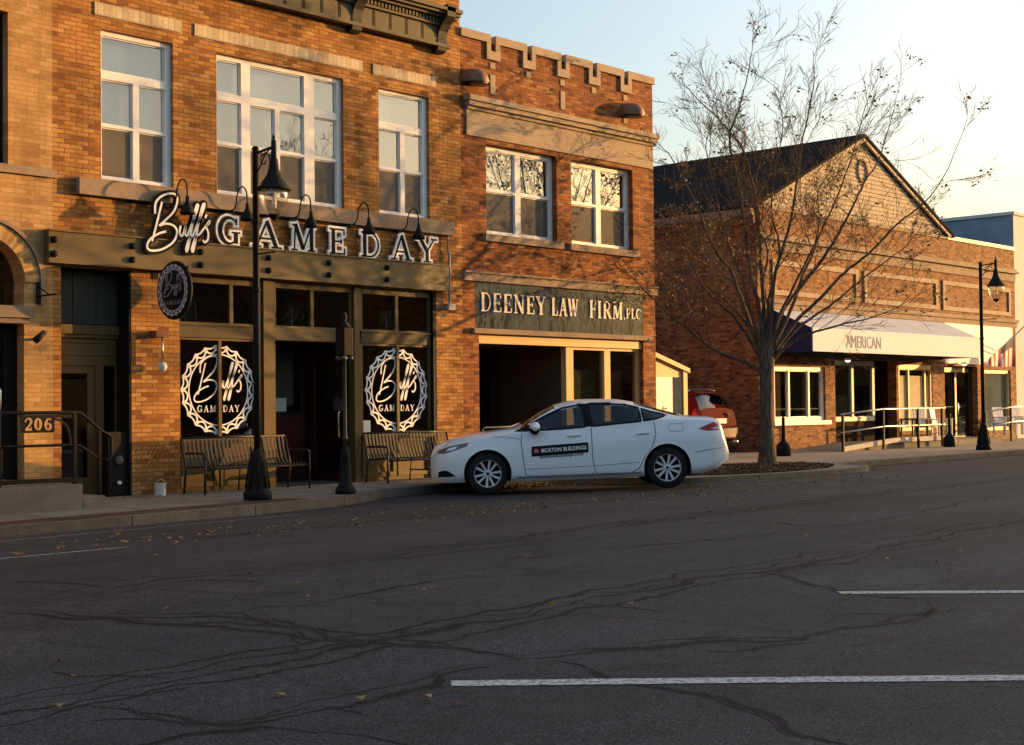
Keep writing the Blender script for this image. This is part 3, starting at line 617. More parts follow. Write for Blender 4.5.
# upstairs entry at the left
EY = YF+.42
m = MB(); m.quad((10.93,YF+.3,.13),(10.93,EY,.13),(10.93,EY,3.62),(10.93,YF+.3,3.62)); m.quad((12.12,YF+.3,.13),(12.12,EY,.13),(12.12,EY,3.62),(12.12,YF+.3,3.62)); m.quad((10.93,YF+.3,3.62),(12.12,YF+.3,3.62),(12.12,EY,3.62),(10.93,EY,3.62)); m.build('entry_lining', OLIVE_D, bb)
m = MB()
for i in range(3): m.box(10.93+.397*i+.006, 10.93+.397*(i+1)-.006, EY-.06, EY, 2.78, 3.58)
m.build('upper_panel', DGREEN, bb)
m = MB(); m.box(12.085, 12.118, YF+.006, YF+.41, .13, 3.6); m.build('black_trim', BLACKP, bb)
m = MB(); m.box(10.93, 12.12, EY-.13, EY, 2.62, 2.76); m.box(10.93, 12.12, EY-.09, EY, 2.56, 2.62); m.box(10.93, 12.12, EY-.04, EY, 2.28, 2.56); m.frame(11.02, 12.02, 2.30, 2.54, [(11.1,11.94,2.35,2.49)], EY-.06, EY-.041); m.build('door_hood', OLIVE, bb)
m = MB(); m.frame(10.93, 12.12, .13, 2.28, [(11.03,11.72,.2,2.14),(11.86,12.08,.95,2.14)], EY-.05, EY+.02); ef = m.build('door_frame', GOLDP, bb)
m = MB(); m.frame(11.03, 11.72, .2, 2.14, [(11.15,11.6,.42,2.02)], EY-.02, EY+.02); ed = m.build('door', OLIVE, bb)
m = MB(); m.quad((11.15,EY,.42),(11.6,EY,.42),(11.6,EY,2.02),(11.15,EY,2.02)); m.build('pane', GLASS_DK, ed)
m = MB(); m.quad((11.86,EY,.95),(12.08,EY,.95),(12.08,EY,2.14),(11.86,EY,2.14)); m.build('pane', GLASS_DK, ef)
m = MB(); m.tube([(18.93,YF-.06,4.4),(18.96,YF-.06,4.36),(18.96,YF-.06,3.42),(18.96,YF-.03,3.36),(18.96,YF,3.36)], .028); m.box(18.88,19.06,YF-.12,YF,3.28,3.40); m.tube([(18.4,YF-.05,4.74),(18.93,YF-.06,4.74),(18.93,YF-.06,4.4)], .018); m.build('conduit', mat('grey_conduit', (.3,.28,.25), .5), bb)
m = MB(); m.box(BX0+.3, BX1-.3, YF+.5, 27, .12, .135); m.box(BX0+.3, BX1-.3, YF+1.4, 27, 3.9, 3.95); m.box(BX0+.3, BX1-.3, 27, 27.1, .13, 3.9); m.build('shop_interior', INTERIOR, bb)

# --- law office building
dbl = thing('brick_building', 'two storey red brown brick building with a notched stone parapet behind the white car', 'building', (19.36, YF, 0))
m = MB(); DX0, DX1 = 19.362, 25.42
DW1, DW2, DSH = (20.05,22.14,4.82,6.60), (22.60,24.67,4.82,6.60), (19.80,24.97,.13,2.86)
NX = (20.26, 21.31, 22.36, 23.37, 24.44)
m.wall(DX0, DX1, 0, 8.60, [DW1, DW2, DSH, (19.71,24.98,2.97,3.87)]+[(x-.07,x+.07,8.45,8.60) for x in NX], YF, YF+.3)
shell(m, DX0, DX1, YF+.0, 34, 8.45); m.quad((DX1,YF,8.45),(DX1,YF+.4,8.45),(DX1,YF+.4,8.6),(DX1,YF,8.6)); m.quad((DX0,YF+.4,8.0),(DX1,YF+.4,8.0),(DX1,YF+.4,8.45),(DX0,YF+.4,8.45)); m.build('wall', [REDB, ROOFM], dbl)
m = MB(); e_ = [DX0] + [v for x in NX for v in (x-.07, x+.07)] + [DX1+.03]
for a, b in zip(e_[::2], e_[1::2]): m.box(a, b, YF-.05, YF+.4, 8.60, 8.76)
for x in NX:
    m.box(x-.19, x-.071, YF-.045, YF+.1, 8.442, 8.598); m.box(x+.071, x+.19, YF-.045, YF+.1, 8.442, 8.598); m.box(x-.19, x+.19, YF-.045, YF+.295, 8.27, 8.44)
m.build('parapet_coping', STONE, dbl)
m = MB()
for x, tall in zip(NX, (1, 0, 1, 0, 1)):
    m.box(x-.07, x+.07, YF-.015, YF+.05, 8.10, 8.26 if False else 8.22)
    if tall: m.box(x-.07, x+.07, YF-.015, YF+.05, 7.60, 7.98)
m.build('stone_inset', STONE, dbl)
m = MB(); m.box(19.50, 25.38, YF-.03, YF+.1, 6.70, 7.20); m.build('stone_frieze', STONE, dbl)
m = MB(); m.box(19.50, 25.38, YF-.07, YF+.1, 7.203, 7.27); m.box(19.47, 25.41, YF-.14, YF+.1, 7.27, 7.36); m.box(19.44, 25.44, YF-.19, YF+.1, 7.36, 7.46); m.build('stone_cornice', STONE, dbl)
for a, b in ((19.95,22.27),(22.50,24.80)):
    m = MB(); m.box(a, b, YF-.08, YF+.12, 4.68, 4.818); m.build('sill', STONE_D, dbl)
for x0, x1, z0, z1 in (DW1, DW2):
    c = (x0+x1)/2; pu = [(x0+.06,c-.08,5.74,6.50),(c+.08,x1-.08,5.74,6.50)]; pl = [(x0+.06,c-.08,4.90,5.69),(c+.08,x1-.08,4.90,5.69)]
    window_unit(dbl, x0, x1, z0, z1, YF+.13, pu+pl, [(x0+.05,x1-.05,5.72,6.55)], pl, gm=GLASS_BR, BL=mat('light_blind', (.5,.5,.47), .8, var=.04))
m = MB(); m.box(DX0+.01, 25.45, YF-.06, YF+.1, 3.88, 4.03); m.box(DX0+.01, 25.45, YF-.10, YF+.1, 4.03, 4.07); m.build('stone_band', STONE_D, dbl)
m = MB(); m.box(19.60, 25.2, YF-.09, YF+.1, 2.865, 2.965); m.build('sign_ledge', STONE_D, dbl)
y_ = YF+.1
m = MB(); m.box(19.80, 24.97, y_-.06, y_+.1, 2.68, 2.855); m.build('header', CREAM, dbl)
m = MB(); m.frame(22.49, 24.96, .13, 2.68, [(22.72,23.74,.5,2.62),(23.94,24.87,.5,2.62)], y_, y_+.14); sf = m.build('shop_window', CREAM, dbl)
m = MB()
for a, b in ((22.72,23.74),(23.94,24.87)): m.quad((a,y_+.07,.5),(b,y_+.07,.5),(b,y_+.07,2.6),(a,y_+.07,2.6))
m.build('pane', GLASS_DK, sf)
m = MB(); m.box(22.8, 23.7, 19.70, 19.71, .6, 2.2); m.build('drape', mat('grey_drape', (.085,.085,.055), .9, var=.5, vs=5), sf)
m = MB(); m.box(24.15, 24.6, 19.70, 19.71, 1.5, 2.2); m.build('poster', mat('rust_poster', (.10,.035,.02), .7), sf)
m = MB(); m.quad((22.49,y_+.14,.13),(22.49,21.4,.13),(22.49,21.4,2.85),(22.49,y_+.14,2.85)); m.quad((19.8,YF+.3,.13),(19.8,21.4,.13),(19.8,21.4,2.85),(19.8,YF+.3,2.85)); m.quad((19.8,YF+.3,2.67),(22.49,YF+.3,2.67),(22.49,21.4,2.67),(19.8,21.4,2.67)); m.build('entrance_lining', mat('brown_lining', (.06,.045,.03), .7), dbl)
m = MB(); m.frame(19.8, 22.49, .13, 2.67, [(20.0,20.9,.3,2.3),(21.05,22.2,.3,2.3)], 21.4, 21.46); dd = m.build('door', DARKWOOD, dbl)
m = MB(); m.quad((20.0,21.43,.3),(22.2,21.43,.3),(22.2,21.43,2.3),(20.0,21.43,2.3)); m.build('pane', GLASS_DK, dd)
m = MB(); m.tube([(20.78,21.36,1.0),(20.78,21.33,1.05),(20.78,21.33,1.4),(20.78,21.36,1.45)], .014); m.build('handle', CHROME, dd)
m = MB(); m.box(DX0+.3, DX1-.3, 21.6, 27, .12, .135); m.box(DX0+.3, DX1-.3, 27, 27.1, .13, 3.9); m.box(22.2, DX1-.3, YF+.5, 27, 3.2, 3.25); m.build('shop_interior', INTERIOR, dbl)

# --- side porch of the law office
vs_ = thing('side_porch', 'small cream porch with a sloping roof and white door on the alley side wall', 'porch', (25.42, 21, 0))
m = MB(); m.prism([(25.43,.1),(28.7,.1),(28.7,2.26),(25.43,3.14)], 21.0, 23.2); m.build('wall', CREAM, vs_)
m = MB(); m.prism([(25.43,3.14),(28.8,2.23),(28.8,2.34),(25.43,3.25)], 20.92, 23.3); m.prism([(28.56,.1),(28.72,.1),(28.72,2.25),(28.56,2.29)], 20.95, 20.999); m.build('roof', CREAM, vs_)
m = MB(); m.box(27.3, 28.1, 20.95, 20.998, .1, 2.12); dv = m.build('door', WHITE, vs_)
m = MB(); m.box(27.88, 27.95, 20.91, 20.949, 1.0, 1.1); m.build('handle', CHROME, dv)
m = MB(); vs__, fs__ = text_mesh('A', .18); m.add([(27.66+v[0], 20.944, 1.30+v[1]) for v in vs__], fs__); m.box(27.80, 27.86, 20.944, 20.949, 1.34, 1.38); m.build('door_letter', BLACKP, dv)
m = MB(); m.box(28.1, 28.5, 20.97, 20.998, .1, 2.12); m.build('sidelight', mat('blue_grey_glass', (.06,.08,.11), .1), vs_)

# --- veterans hall
AX0, AX1, AY0 = 33.2, 49.7, 21.8
ab = thing('brick_building', 'one storey brown brick hall with a tan gable and a long white awning', 'building', (AX0, AY0, 0))
m = MB(); HA, HB, HC, HD, HE = (33.94,36.65,.96,2.50), (37.2,40.9,.13,2.75), (41.05,43.3,.55,2.65), (44.17,46.6,.2,2.65), (47.15,49.25,.45,2.55)
m.wall(AX0, AX1, 0, 6.85, [HA, HB, HC, HD, HE], AY0, AY0+.3); shell(m, AX0, AX1, AY0, 44, 6.8)
z = .3
while z < 6.6: m.box(AX0-.03, AX0+.0, AY0+.001, AY0+.22, z, z+.15); z += .30     # toothed corner
m.build('wall', [AMB, ROOFM], ab)
m = MB(); m.box(44.5, AX1, AY0-.05, AY0+.3, 6.85, 6.97); m.build('parapet_coping', CREAM, ab)
m = MB(); m.box(AX0-.03, 44.495, AY0-.04, AY0+.3, 6.85, 6.93); m.build('parapet_coping', STONE_D, ab)
m = MB(); m.box(AX0, AX1+.02, AY0-.10, AY0, 6.08, 6.16); m.box(AX0, AX1+.06, AY0-.16, AY0, 6.0, 6.08); m.box(AX0, AX1, AY0-.05, AY0, 5.72, 6.0); m.build('stone_cornice', STONE_D, ab)
m = MB(); m.box(AX0, AX1+.05, AY0-.13, AY0, 4.24, 4.36); m.box(AX0, AX1, AY0-.07, AY0, 4.08, 4.24); m.build('stone_band', STONE_D, ab)
for a, b in ((33.9,38.6),(38.95,43.75),(44.1,49.3)):
    m = MB(); m.frame(a, b, 4.48, 5.46, [(a+.16,b-.16,4.62,5.32)], AY0-.045, AY0); m.build('panel_surround', STONE, ab)
m = MB(); m.prism([(33.6,6.94),(44.4,6.94),(39.0,9.36)], AY0+.03, AY0+.2); gb = m.build('gable', mat('tan_siding', (.42,.345,.25), .8, var=.08), ab)
m = MB()
for i in range(19):
    z0 = 6.98+i*.132; h0 = max(0., (9.36-z0)/2.42*5.4); h1 = max(0., (9.36-z0-.12)/2.42*5.4)
    m.add([(39-h0,AY0+.005,z0),(39+h0,AY0+.005,z0),(39+h1,AY0+.028,z0+.12),(39-h1,AY0+.028,z0+.12),(39-h0,AY0+.03,z0),(39+h0,AY0+.03,z0)], [(0,1,2,3),(0,4,5,1)])
m.build('siding', mat('tan_siding', (.52,.40,.26), .7), gb)
m = MB(); ribbon(m, [(39.0+.27*math.cos(2*PI*i/24), 8.50+.34*math.sin(2*PI*i/24)) for i in range(25)], .05, AY0-.03, AY0+.01); m.build('wreath', mat('dark_wreath', (.20,.13,.08), .9, var=.5, vs=20), gb)
m = MB()
for s_ in (-1, 1):
    m.prism([(39,9.40),(39,9.53),(39+s_*5.72,6.97),(39+s_*5.55,6.93)], AY0-.10, AY0-.02)
m.build('rake_board', mat('pale_trim', (.33,.27,.19), .7), ab)
m = MB()
for s_, e_x in ((-1, 6.1), (1, 5.85)):
    e_z = 9.535-e_x*.4476; m.prism([(39,9.535),(39,9.63),(39+s_*e_x,e_z+.09),(39+s_*e_x,e_z)], AY0-.13, 44.)
m.build('roof', ROOFM, ab)
m = MB(); m.box(32.72, 32.89, AY0-.10, 44, 6.60, 6.78); m.box(AX0-.14, AX0-.001, AY0+.02, 44, 6.42, 6.62); m.box(32.89, AX0-.001, AY0-.02, 44, 6.62, 6.66); m.build('eave_fascia', mat('brown_trim', (.24,.17,.115), .6, var=.1), ab)
f = window_unit(ab, *HA, AY0+.06, [(34.06,34.75,1.06,2.38),(34.83,35.80,1.06,2.38),(35.88,36.53,1.06,2.38)], fm=WHITE, gm=GLASS_DK)
m = MB(); m.box(33.8, 36.8, AY0-.10, AY0+.05, .84, .957); m.build('sill', WHITE, f)
m = MB(); m.box(34.0, 34.72, AY0+.3, AY0+.31, 1.0, 2.4); m.box(35.9, 36.6, AY0+.3, AY0+.31, 1.0, 2.4); m.build('curtain', mat('rust_curtain', (.16,.10,.06), .9, var=.3, vs=8), f)
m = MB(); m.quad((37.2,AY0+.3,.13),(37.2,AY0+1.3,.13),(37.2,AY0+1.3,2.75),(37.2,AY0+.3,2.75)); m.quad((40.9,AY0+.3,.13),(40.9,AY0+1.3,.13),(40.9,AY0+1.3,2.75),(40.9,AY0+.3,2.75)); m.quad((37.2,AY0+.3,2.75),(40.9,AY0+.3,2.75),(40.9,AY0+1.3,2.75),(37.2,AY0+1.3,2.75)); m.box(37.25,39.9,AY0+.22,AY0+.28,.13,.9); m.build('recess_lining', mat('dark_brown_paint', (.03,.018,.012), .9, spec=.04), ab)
window_unit(ab, 37.25, 39.88, .9, 2.72, AY0+.2, [(37.4,38.5,1.02,2.6),(38.62,39.75,1.02,2.6)], fm=mat('grey_frame', (.42,.41,.4), .5), gm=GLASS_DK)
m = MB(); m.box(37.4,39.8,AY0+1.1,AY0+1.12,1.0,1.7); m.build('recess_display', mat('grey_display', (.12,.13,.11), .8, var=.4, vs=4), ab)
f = window_unit(ab, *HC, AY0+.02, [(41.14,41.70,.65,2.5),(41.78,42.80,.65,2.5),(42.88,43.2,.65,2.5)], fm=CREAM, gm=glass('clear_glass', (.92,.92,.9), .9, base=.02))
m = MB(); m.box(41.1, 43.2, AY0+.085, AY0+.09, .6, 2.30); m.build('blind', mat('cream_blind', (.78,.66,.46), .8, var=.1), f)
m = MB(); m.frame(44.17, 46.6, .2, 2.65, [(44.45,45.3,.3,2.45),(45.42,46.35,.3,2.45)], AY0+.2, AY0+.28); dd = m.build('door', DARKWOOD, ab)
m = MB(); m.quad((44.45,AY0+.24,.3),(46.35,AY0+.24,.3),(46.35,AY0+.24,2.45),(44.45,AY0+.24,2.45)); m.build('pane', GLASS_DK, dd)
m = MB(); m.tube([(45.36,AY0+.16,1.0),(45.36,AY0+.12,1.05),(45.36,AY0+.12,1.4),(45.36,AY0+.16,1.45)], .014); m.build('handle', CHROME, dd)
f = window_unit(ab, *HE, AY0+.05, [(47.25,49.13,.55,2.45)], fm=CREAM, gm=GLASS_UP)
m = MB(); m.box(47.2, 49.2, AY0+.16, AY0+.17, .5, 2.5); m.build('blind', BLIND, f)
m = MB(); m.box(44.15, 49.35, AY0-.05, AY0-.001, 2.72, 4.07); m.build('white_board', mat('white_panel', (.72,.70,.66), .6, var=.06), ab)

# --- white building beyond
wb = thing('white_building', 'tall white fronted building with a blue grey side wall beyond the brick hall', 'building', (49.72, 21.75, 0))
m = MB(); m.quad((49.72,21.80,0),(49.72,21.80,8.15),(49.72,46,8.15),(49.72,46,0), 0); m.quad((49.72,21.80,0),(62,21.80,0),(62,21.80,8.15),(49.72,21.80,8.15), 1); m.quad((49.72,21.80,8.15),(62,21.80,8.15),(62,46,8.15),(49.72,46,8.15), 2); m.quad((62,21.80,0),(62,46,0),(62,46,8.15),(62,21.80,8.15), 1)
m.build('wall', [mat('blue_grey_block', (.24,.28,.34), .85, var=.2, vs=1.2), mat('white_stucco', (.62,.6,.57), .85, var=.1, vs=1.5), ROOFM], wb)
m = MB(); m.box(49.66, 62, 21.74, 21.9, 8.15, 8.27); m.box(49.66, 49.80, 21.9, 46, 8.15, 8.27); m.build('coping', mat('white_stucco', (.62,.6,.57), .85), wb)
m = MB(); m.frame(51, 55, .6, 2.8, [(51.15,52.9,.75,2.65),(53.05,54.85,.75,2.65)], 21.74, 21.799); f = m.build('window', BLACKP, wb)
m = MB(); m.quad((51.1,21.78,.7),(54.9,21.78,.7),(54.9,21.78,2.7),(51.1,21.78,2.7)); m.build('pane', GLASS_UP, f)

# --- buildings across the street, behind the viewer: they shade the road and show in the glass
OPP = [(-60, 10, 8.6, BUFF, 'buff brick row far across the square behind the viewer', 10), (10.2, 62, 8.25, REDB, 'red brick row far across the square, behind the viewer to the right', 8),
       (62.2, 124.5, 9.35, AMB, 'brown brick row at the far right side of the square', 8), (124.7, 138, 8.8, BUFF, 'narrow tan brick shop between the brown row and the pale block across the street', 3), (138.2, 290, 8.4, BUFF_L, 'long low pale brick block at the far right across the street', 9)]
OY = -19.
for x0, x1, h, bm__, lab, nw in OPP:
    t = thing('brick_building', lab, 'building', ((x0+x1)/2, OY, 0))
    m = MB(); hs = []; st = (x1-x0)/nw
    for i in range(nw):
        a = x0+st*(i+.5); hs += [(a-.7,a+.7,4.8,6.8), (a-st*.38,a+st*.38,.5,3.0)]
    m.wall(x0, x1, 0, h, hs, OY, OY-.3); shell(m, x0, x1, OY, OY-14, h); m.build('wall', [bm__, ROOFM], t)
    m = MB(); m.box(x0, x1, OY-.3, OY+.2, h-.001, h+.15); m.build('parapet_coping', STONE, t)
    for k, (a, b, c, d) in enumerate(hs):
        m = MB(); m.frame(a, b, c, d, [(a+.08,(a+b)/2-.04,c+.08,d-.08),((a+b)/2+.04,b-.08,c+.08,d-.08)], OY-.2, OY-.26); f = m.build('window', WHITE if k % 2 == 0 else DGREEN, t)
        m = MB(); m.quad((a,OY-.23,c),(b,OY-.23,c),(b,OY-.23,d),(a,OY-.23,d)); m.build('pane', GLASS_UP if k % 2 == 0 else GLASS_DK, f)
# ------------------------------------------------------------------ signs on the sports bar
sg = thing('sign_lettering', 'black sign letters with white outlines spelling the name along the gold beam', 'sign', (13, YF, 4.1))
SIL = mat('sign_letter_face', (.010, .010, .010), .8, spec=.1)
SPOS = [('G',13.66,14.17),('A',14.36,15.0),('M',15.15,15.76),('E',15.98,16.44),('D',16.70,17.24),('A',17.45,18.0),('Y',18.10,18.64)]
for ch, a, b in SPOS:
    wx = (b-a)/(GL[ch][0]*.50)
    m = MB(); glyph(m, ch, a, 4.14, .455, YF-.10, YF-.06, 0, None, .040, wx); glyph(m, ch, a, 4.14, .455, YF-.1055, YF-.101, 1, None, .0, wx)
    m.build('letter', [LETTERW, SIL], sg)
m = MB(); script(m, 12.28, 3.92, 1.18, .115, YF-.19, YF-.16, 1); script(m, 12.28, 3.92, 1.18, .034, YF-.202, YF-.196, 0); m.build('script_lettering', [LETTERW, SIL], sg)
m = MB(); m.box(12.3, 18.7, YF-.07, YF-.02, 4.128, 4.15); m.build('mounting_rail', BLACKM, sg)
# projecting round sign
rs = thing('hanging_sign', 'round black sign with a white bottle cap ring projecting from the brick pier', 'sign', (12.55, 18.86, 3.29))
fx = lambda a, c, b: (b, a, c)
m = MB(); m.lathe([(.44,-.03),(.455,-.015),(.455,.015),(.44,.03)], (12.55,18.86,3.29), 40, 0, 'x'); m.build('board', BLACKP, rs)
# facing -X the reader sees +Y on the left: mirror y so the words read properly
fm_ = lambda a, c, b: (12.55-.034-b, 18.86-(a-18.86), c)
m = MB(); cap_ring(m, 18.86, 3.29, .40, .004, 0, 0, fm_); m.build('bottle_cap_ring', mat('pale_blue_white', (.62,.64,.68), .5), rs)
m = MB(); script(m, 18.86-.25, 3.20, .48, .022, .004, 0, 0, fm_); word(m, 'GAMEDAY', 18.62, 19.1, 3.07, .06, .004, 0, 0, fm_, gap=.25); m.build('lettering', mat('dim_letter', (.30,.30,.30), .5), rs)
m = MB(); m.tube([(12.55,YF,3.62),(12.55,18.5,3.62)], .018); m.tube([(12.55,18.86,3.73),(12.55,18.86,3.62)], .012); m.box(12.5,12.6,YF-.015,YF,3.5,3.74); m.build('bracket', BLACKM, rs)
# gooseneck lamps
def gooseneck():
    t = local(thing('wall_lamp', 'x', 'lamp', (0,0,0), 'gooseneck lamps above the sports bar sign'))
    m = MB(); m.lathe([(.06,0),(.06,-.02),(.03,-.05)], (0,0,.0), 12, 0, 'y'); m.box(-.09,.09,-.07,-.005,-.045,.03); m.build('junction_box', BLACKM, t)
    m = MB(); p = catmull([(0,-.05,0),(0,-.17,.01),(0,-.24,.10),(0,-.27,.24),(0,-.36,.35),(0,-.47,.33),(0,-.53,.22),(0,-.54,.03)], 5); m.tube(p, .0125, 6); m.build('arm', BLACKM, t)
    m = MB(); m.lathe([(.028,.05),(.03,-.02),(.045,-.06),(.10,-.15),(.115,-.19),(.118,-.23),(.10,-.228),(.09,-.18),(.03,-.08)], (0,-.54,.02), 16); m.lathe([(.01,-.09),(.04,-.12),(.045,-.17),(.03,-.2),(.0,-.205)], (0,-.54,.02), 10, 1); m.build('shade', [BLACKM, mat('lamp_bulb', (.8,.78,.7), .2)], t)
    return t
GX = [(12.79,'gooseneck lamp over the script at the left end of the bar sign'),(13.93,'gooseneck lamp over the G, partly behind the tall street lamp'),(15.24,'gooseneck lamp over the M, third from the left'),(16.53,'gooseneck lamp over the D of the bar sign'),(17.72,'gooseneck lamp at the right end over the last A and Y')]
g0 = gooseneck()
for k, (x, l) in enumerate(GX):
    o = g0 if k == 0 else copy_tree(g0); o.location = (x, YF-.0, 4.70); o['label'] = l
m = MB(); m.tube([(12.0,YF-.025,4.672),(18.45,YF-.025,4.672)], .014); tag(m.build('conduit_pipe', BLACKM), 'thin black conduit running under the sill between the gooseneck lamps', 'pipe')
# little wall fittings
t = thing('wall_sconce', 'small downlight with a white globe on the brick pier under the round sign', 'lamp', (12.55, YF, 2.5))
m = MB(); m.box(12.44,12.66,YF-.20,YF,2.58,2.68); m.build('bracket', mat('rust_metal', (.16,.07,.04), .6, var=.3), t)
m = MB(); m.tube([(12.58,YF-.15,2.58),(12.58,YF-.15,2.2)], .016); m.build('stem', CHROME, t)
m = MB(); m.lathe([(.0,.075),(.05,.06),(.075,.0),(.05,-.06),(0,-.075)], (12.58,YF-.15,2.12), 14); m.build('globe', mat('opal_globe', (.7,.7,.66), .3), t)
t = thing('sign_bracket', 'empty black iron sign bracket on the buff brick pier at the far left', 'bracket', (10.5, YF, 3.2))
m = MB(); m.box(10.53,10.57,YF-.03,YF,3.02,3.34); m.build('plate', BLACKM, t)
m = MB(); m.tube([(10.55,YF-.02,3.13),(10.55,YF-.55,3.13)], .014); m.tube([(10.55,YF-.02,3.28),(10.55,YF-.35,3.13)], .01); m.build('rod', BLACKM, t)
t = thing('wall_spotlight', 'small black spotlight on the buff brick pier beside the arched door', 'lamp', (10.45, YF, 2.5))
m = MB(); m.tube([(10.5,YF,2.5),(10.5,YF-.1,2.5)], .02); m.build('arm', BLACKM, t)
m = MB(); m.tube([(10.44,YF-.14,2.47),(10.6,YF-.12,2.60)], [.055,.04], 10); m.build('head', BLACKM, t)
# hooded wall lights on the law office
def hood():
    t = local(thing('wall_hood_light', 'x', 'lamp', (0,0,0), 'copper hooded lights high on the law office wall'))
    m = MB(); vs = []; fs = []; n1, n2 = 8, 18
    for i in range(n1+1):
        e = PI/2*i/n1
        for j in range(n2+1):
            a = PI*j/n2; vs.append((.31*math.cos(a)*math.cos(e)**.7, -.40*math.sin(a)*math.cos(e)**.7, .29*math.sin(e)))
    m.add(vs, [(i*(n2+1)+j, i*(n2+1)+j+1, (i+1)*(n2+1)+j+1, (i+1)*(n2+1)+j) for i in range(n1) for j in range(n2)], 0, True); m.build('hood', mat('copper_hood', (.22,.12,.07), .5, metal=.2, var=.35, vs=5), t)
    m = MB(); m.lathe([(.16,-.03),(.2,-.005)], (0,-.19,0), 16); m.build('diffuser', mat('dull_lens', (.1,.1,.1), .4), t); return t
h0 = hood(); h0.location = (19.66, YF, 7.70); h0['label'] = 'copper hooded wall light near the left end of the law office parapet'
h1 = copy_tree(h0); h1.location = (24.55, YF, 7.76); h1['label'] = 'copper hooded wall light near the right end of the law office parapet'
# law office sign
def cloudy_reflection():
    m, t, p = base_mat('sign_reflection'); tc = nn(t, 'ShaderNodeTexCoord'); mp = nn(t, 'ShaderNodeMapping'); mp.inputs['Scale'].default_value = (1.3, 1, .55); t.links.new(tc.outputs['Object'], mp.inputs[0])
    n = nn(t, 'ShaderNodeTexNoise', Scale=1.5, Detail=4., Roughness=.55, Distortion=3.4); t.links.new(mp.outputs[0], n.inputs['Vector'])
    r = ramp(t, [(.36, (.014,.019,.022)), (.44, (.042,.058,.064)), (.5, (.058,.078,.084)), (.56, (.080,.104,.110)), (.63, (.020,.027,.030))]); t.links.new(n.outputs[0], r.inputs[0])  # colour clouds painted in place of reflections on the polished panel
    t.links.new(r.outputs[0], p.inputs['Base Color']); p.inputs['Roughness'].default_value = .16; p.inputs['Specular IOR Level'].default_value = .30
    n2 = nn(t, 'ShaderNodeTexNoise', Scale=1.7, Detail=2., Distortion=1.5); t.links.new(mp.outputs[0], n2.inputs['Vector'])
    bu = nn(t, 'ShaderNodeBump', Strength=.05, Distance=.05); t.links.new(n2.outputs[0], bu.inputs['Height']); t.links.new(bu.outputs[0], p.inputs['Normal']); return m
ls = thing('shop_sign', 'polished grey green sign panel of the law firm, cloudy reflections painted in, with raised pale lettering', 'sign', (19.71, YF, 2.97))
m = MB(); m.box(19.715, 24.975, YF-.0, YF+.06, 2.972, 3.868)
m.build('panel', cloudy_reflection(), ls, bevel=.006)
LT = mat('metal_letter', (.56, .53, .50), .5, var=.05)
x0 = 19.83
def letters(s, x0, x1, z, h):
    w0 = sum(GL[c][0]*h for c in s); g = .10*h; wx = (x1-x0-g*len(s))/w0; x = x0
    for c in s:
        if c != ' ':
            m = MB(); glyph(m, c, x, z, h, YF-.02, YF-.004, 0, None, 0, wx); m.build('letter', LT, ls)
        x += GL[c][0]*h*wx + g
letters('DEENEY', 19.84, 21.78, 3.30, .37); letters('LAW', 21.92, 22.80, 3.30, .37); letters('FIRM', 23.12, 24.28, 3.30, .37); letters(',PLC', 24.28, 24.90, 3.33, .22)

# ------------------------------------------------------------------ stoop with railing
t = thing('concrete_stoop', 'grey concrete stoop with one step in front of the arched doorway', 'steps', (9, 17.2, .13))
m = MB(); m.box(LX0, 10.0, 17.2, 19.38, .12, .47); m.build('landing', CONC, t, bevel=.012)
m = MB(); m.box(10.002, 10.34, 17.2, 19.0, .12, .30); m.build('step', CONC, t, bevel=.012)
t = thing('stair_railing', 'black iron railing with the house number on the stoop at the far left', 'railing', (9, 17.25, .47))
RY = 17.28
m = MB()
for x in (8.86, 9.93): m.box(x-.022, x+.022, RY-.022, RY+.022, .46, 1.42)
m.box(10.28, 10.32, RY-.02, RY+.02, .12, 1.19); m.build('post', BLACKM, t)
m = MB(); m.tube([(6,RY,1.42),(9.93,RY,1.42),(10.02,RY,1.41),(10.31,RY,1.18),(10.46,RY,1.10),(10.475,RY,1.06),(10.475,RY,.84),(10.45,RY,.79),(10.30,RY,.79)], .023, 8)
m.tube([(6,RY,.99),(9.93,RY,.99),(10.02,RY,.97),(10.30,RY,.79)], .018, 8); m.box(6, 9.93, RY-.03, RY+.03, .50, .56); m.build('rail', BLACKM, t)
m = MB(); m.box(9.14, 9.62, RY-.035, RY-.026, 1.16, 1.385)
m.box(9.14, 9.9, RY-.012, RY-.004, 1.355, 1.395); ribbon(m, [(9.62,1.34),(9.74,1.31),(9.82,1.24),(9.86,1.12),(9.87,.99)], .03, RY-.012, RY+.004); plate = m.build('number_plate', BLACKM, t)
m = MB(); word(m, '206', 9.185, 9.60, 1.19, .165, RY-.045, RY-.036, gap=.12); m.build('house_number', mat('tan_number', (.52,.30,.11), .6), plate)
t = thing('black_cabinet', 'black metal cabinet with two round dials inside the recessed entry', 'cabinet', (11.95, YF, .13))
m = MB(); m.box(11.74, 12.10, YF+.05, YF+.3, .13, 1.12); m.build('body', BLACKP, t, bevel=.01)
m = MB(); m.lathe([(.075,0),(.075,-.02),(.06,-.03),(0,-.03)], (11.92,YF+.05,.68), 16, 0, 'y'); m.build('dial', mat('brown_dial', (.08,.06,.05), .5), t)
m = MB(); m.lathe([(.045,0),(.045,-.02),(.0,-.025)], (11.93,YF+.05,.33), 14, 0, 'y'); m.build('dial', CHROME, t)
t = thing('paint_can', 'small white can standing on the pavement against the brick pier', 'can', (12.33, 18.95, .13))
m = MB(); m.lathe([(.085,0),(.088,.01),(.085,.02),(.085,.17),(.09,.18),(.09,.19),(.07,.185)], (12.33,18.95,.13), 18); m.build('body', mat('white_can', (.6,.58,.54), .4), t)
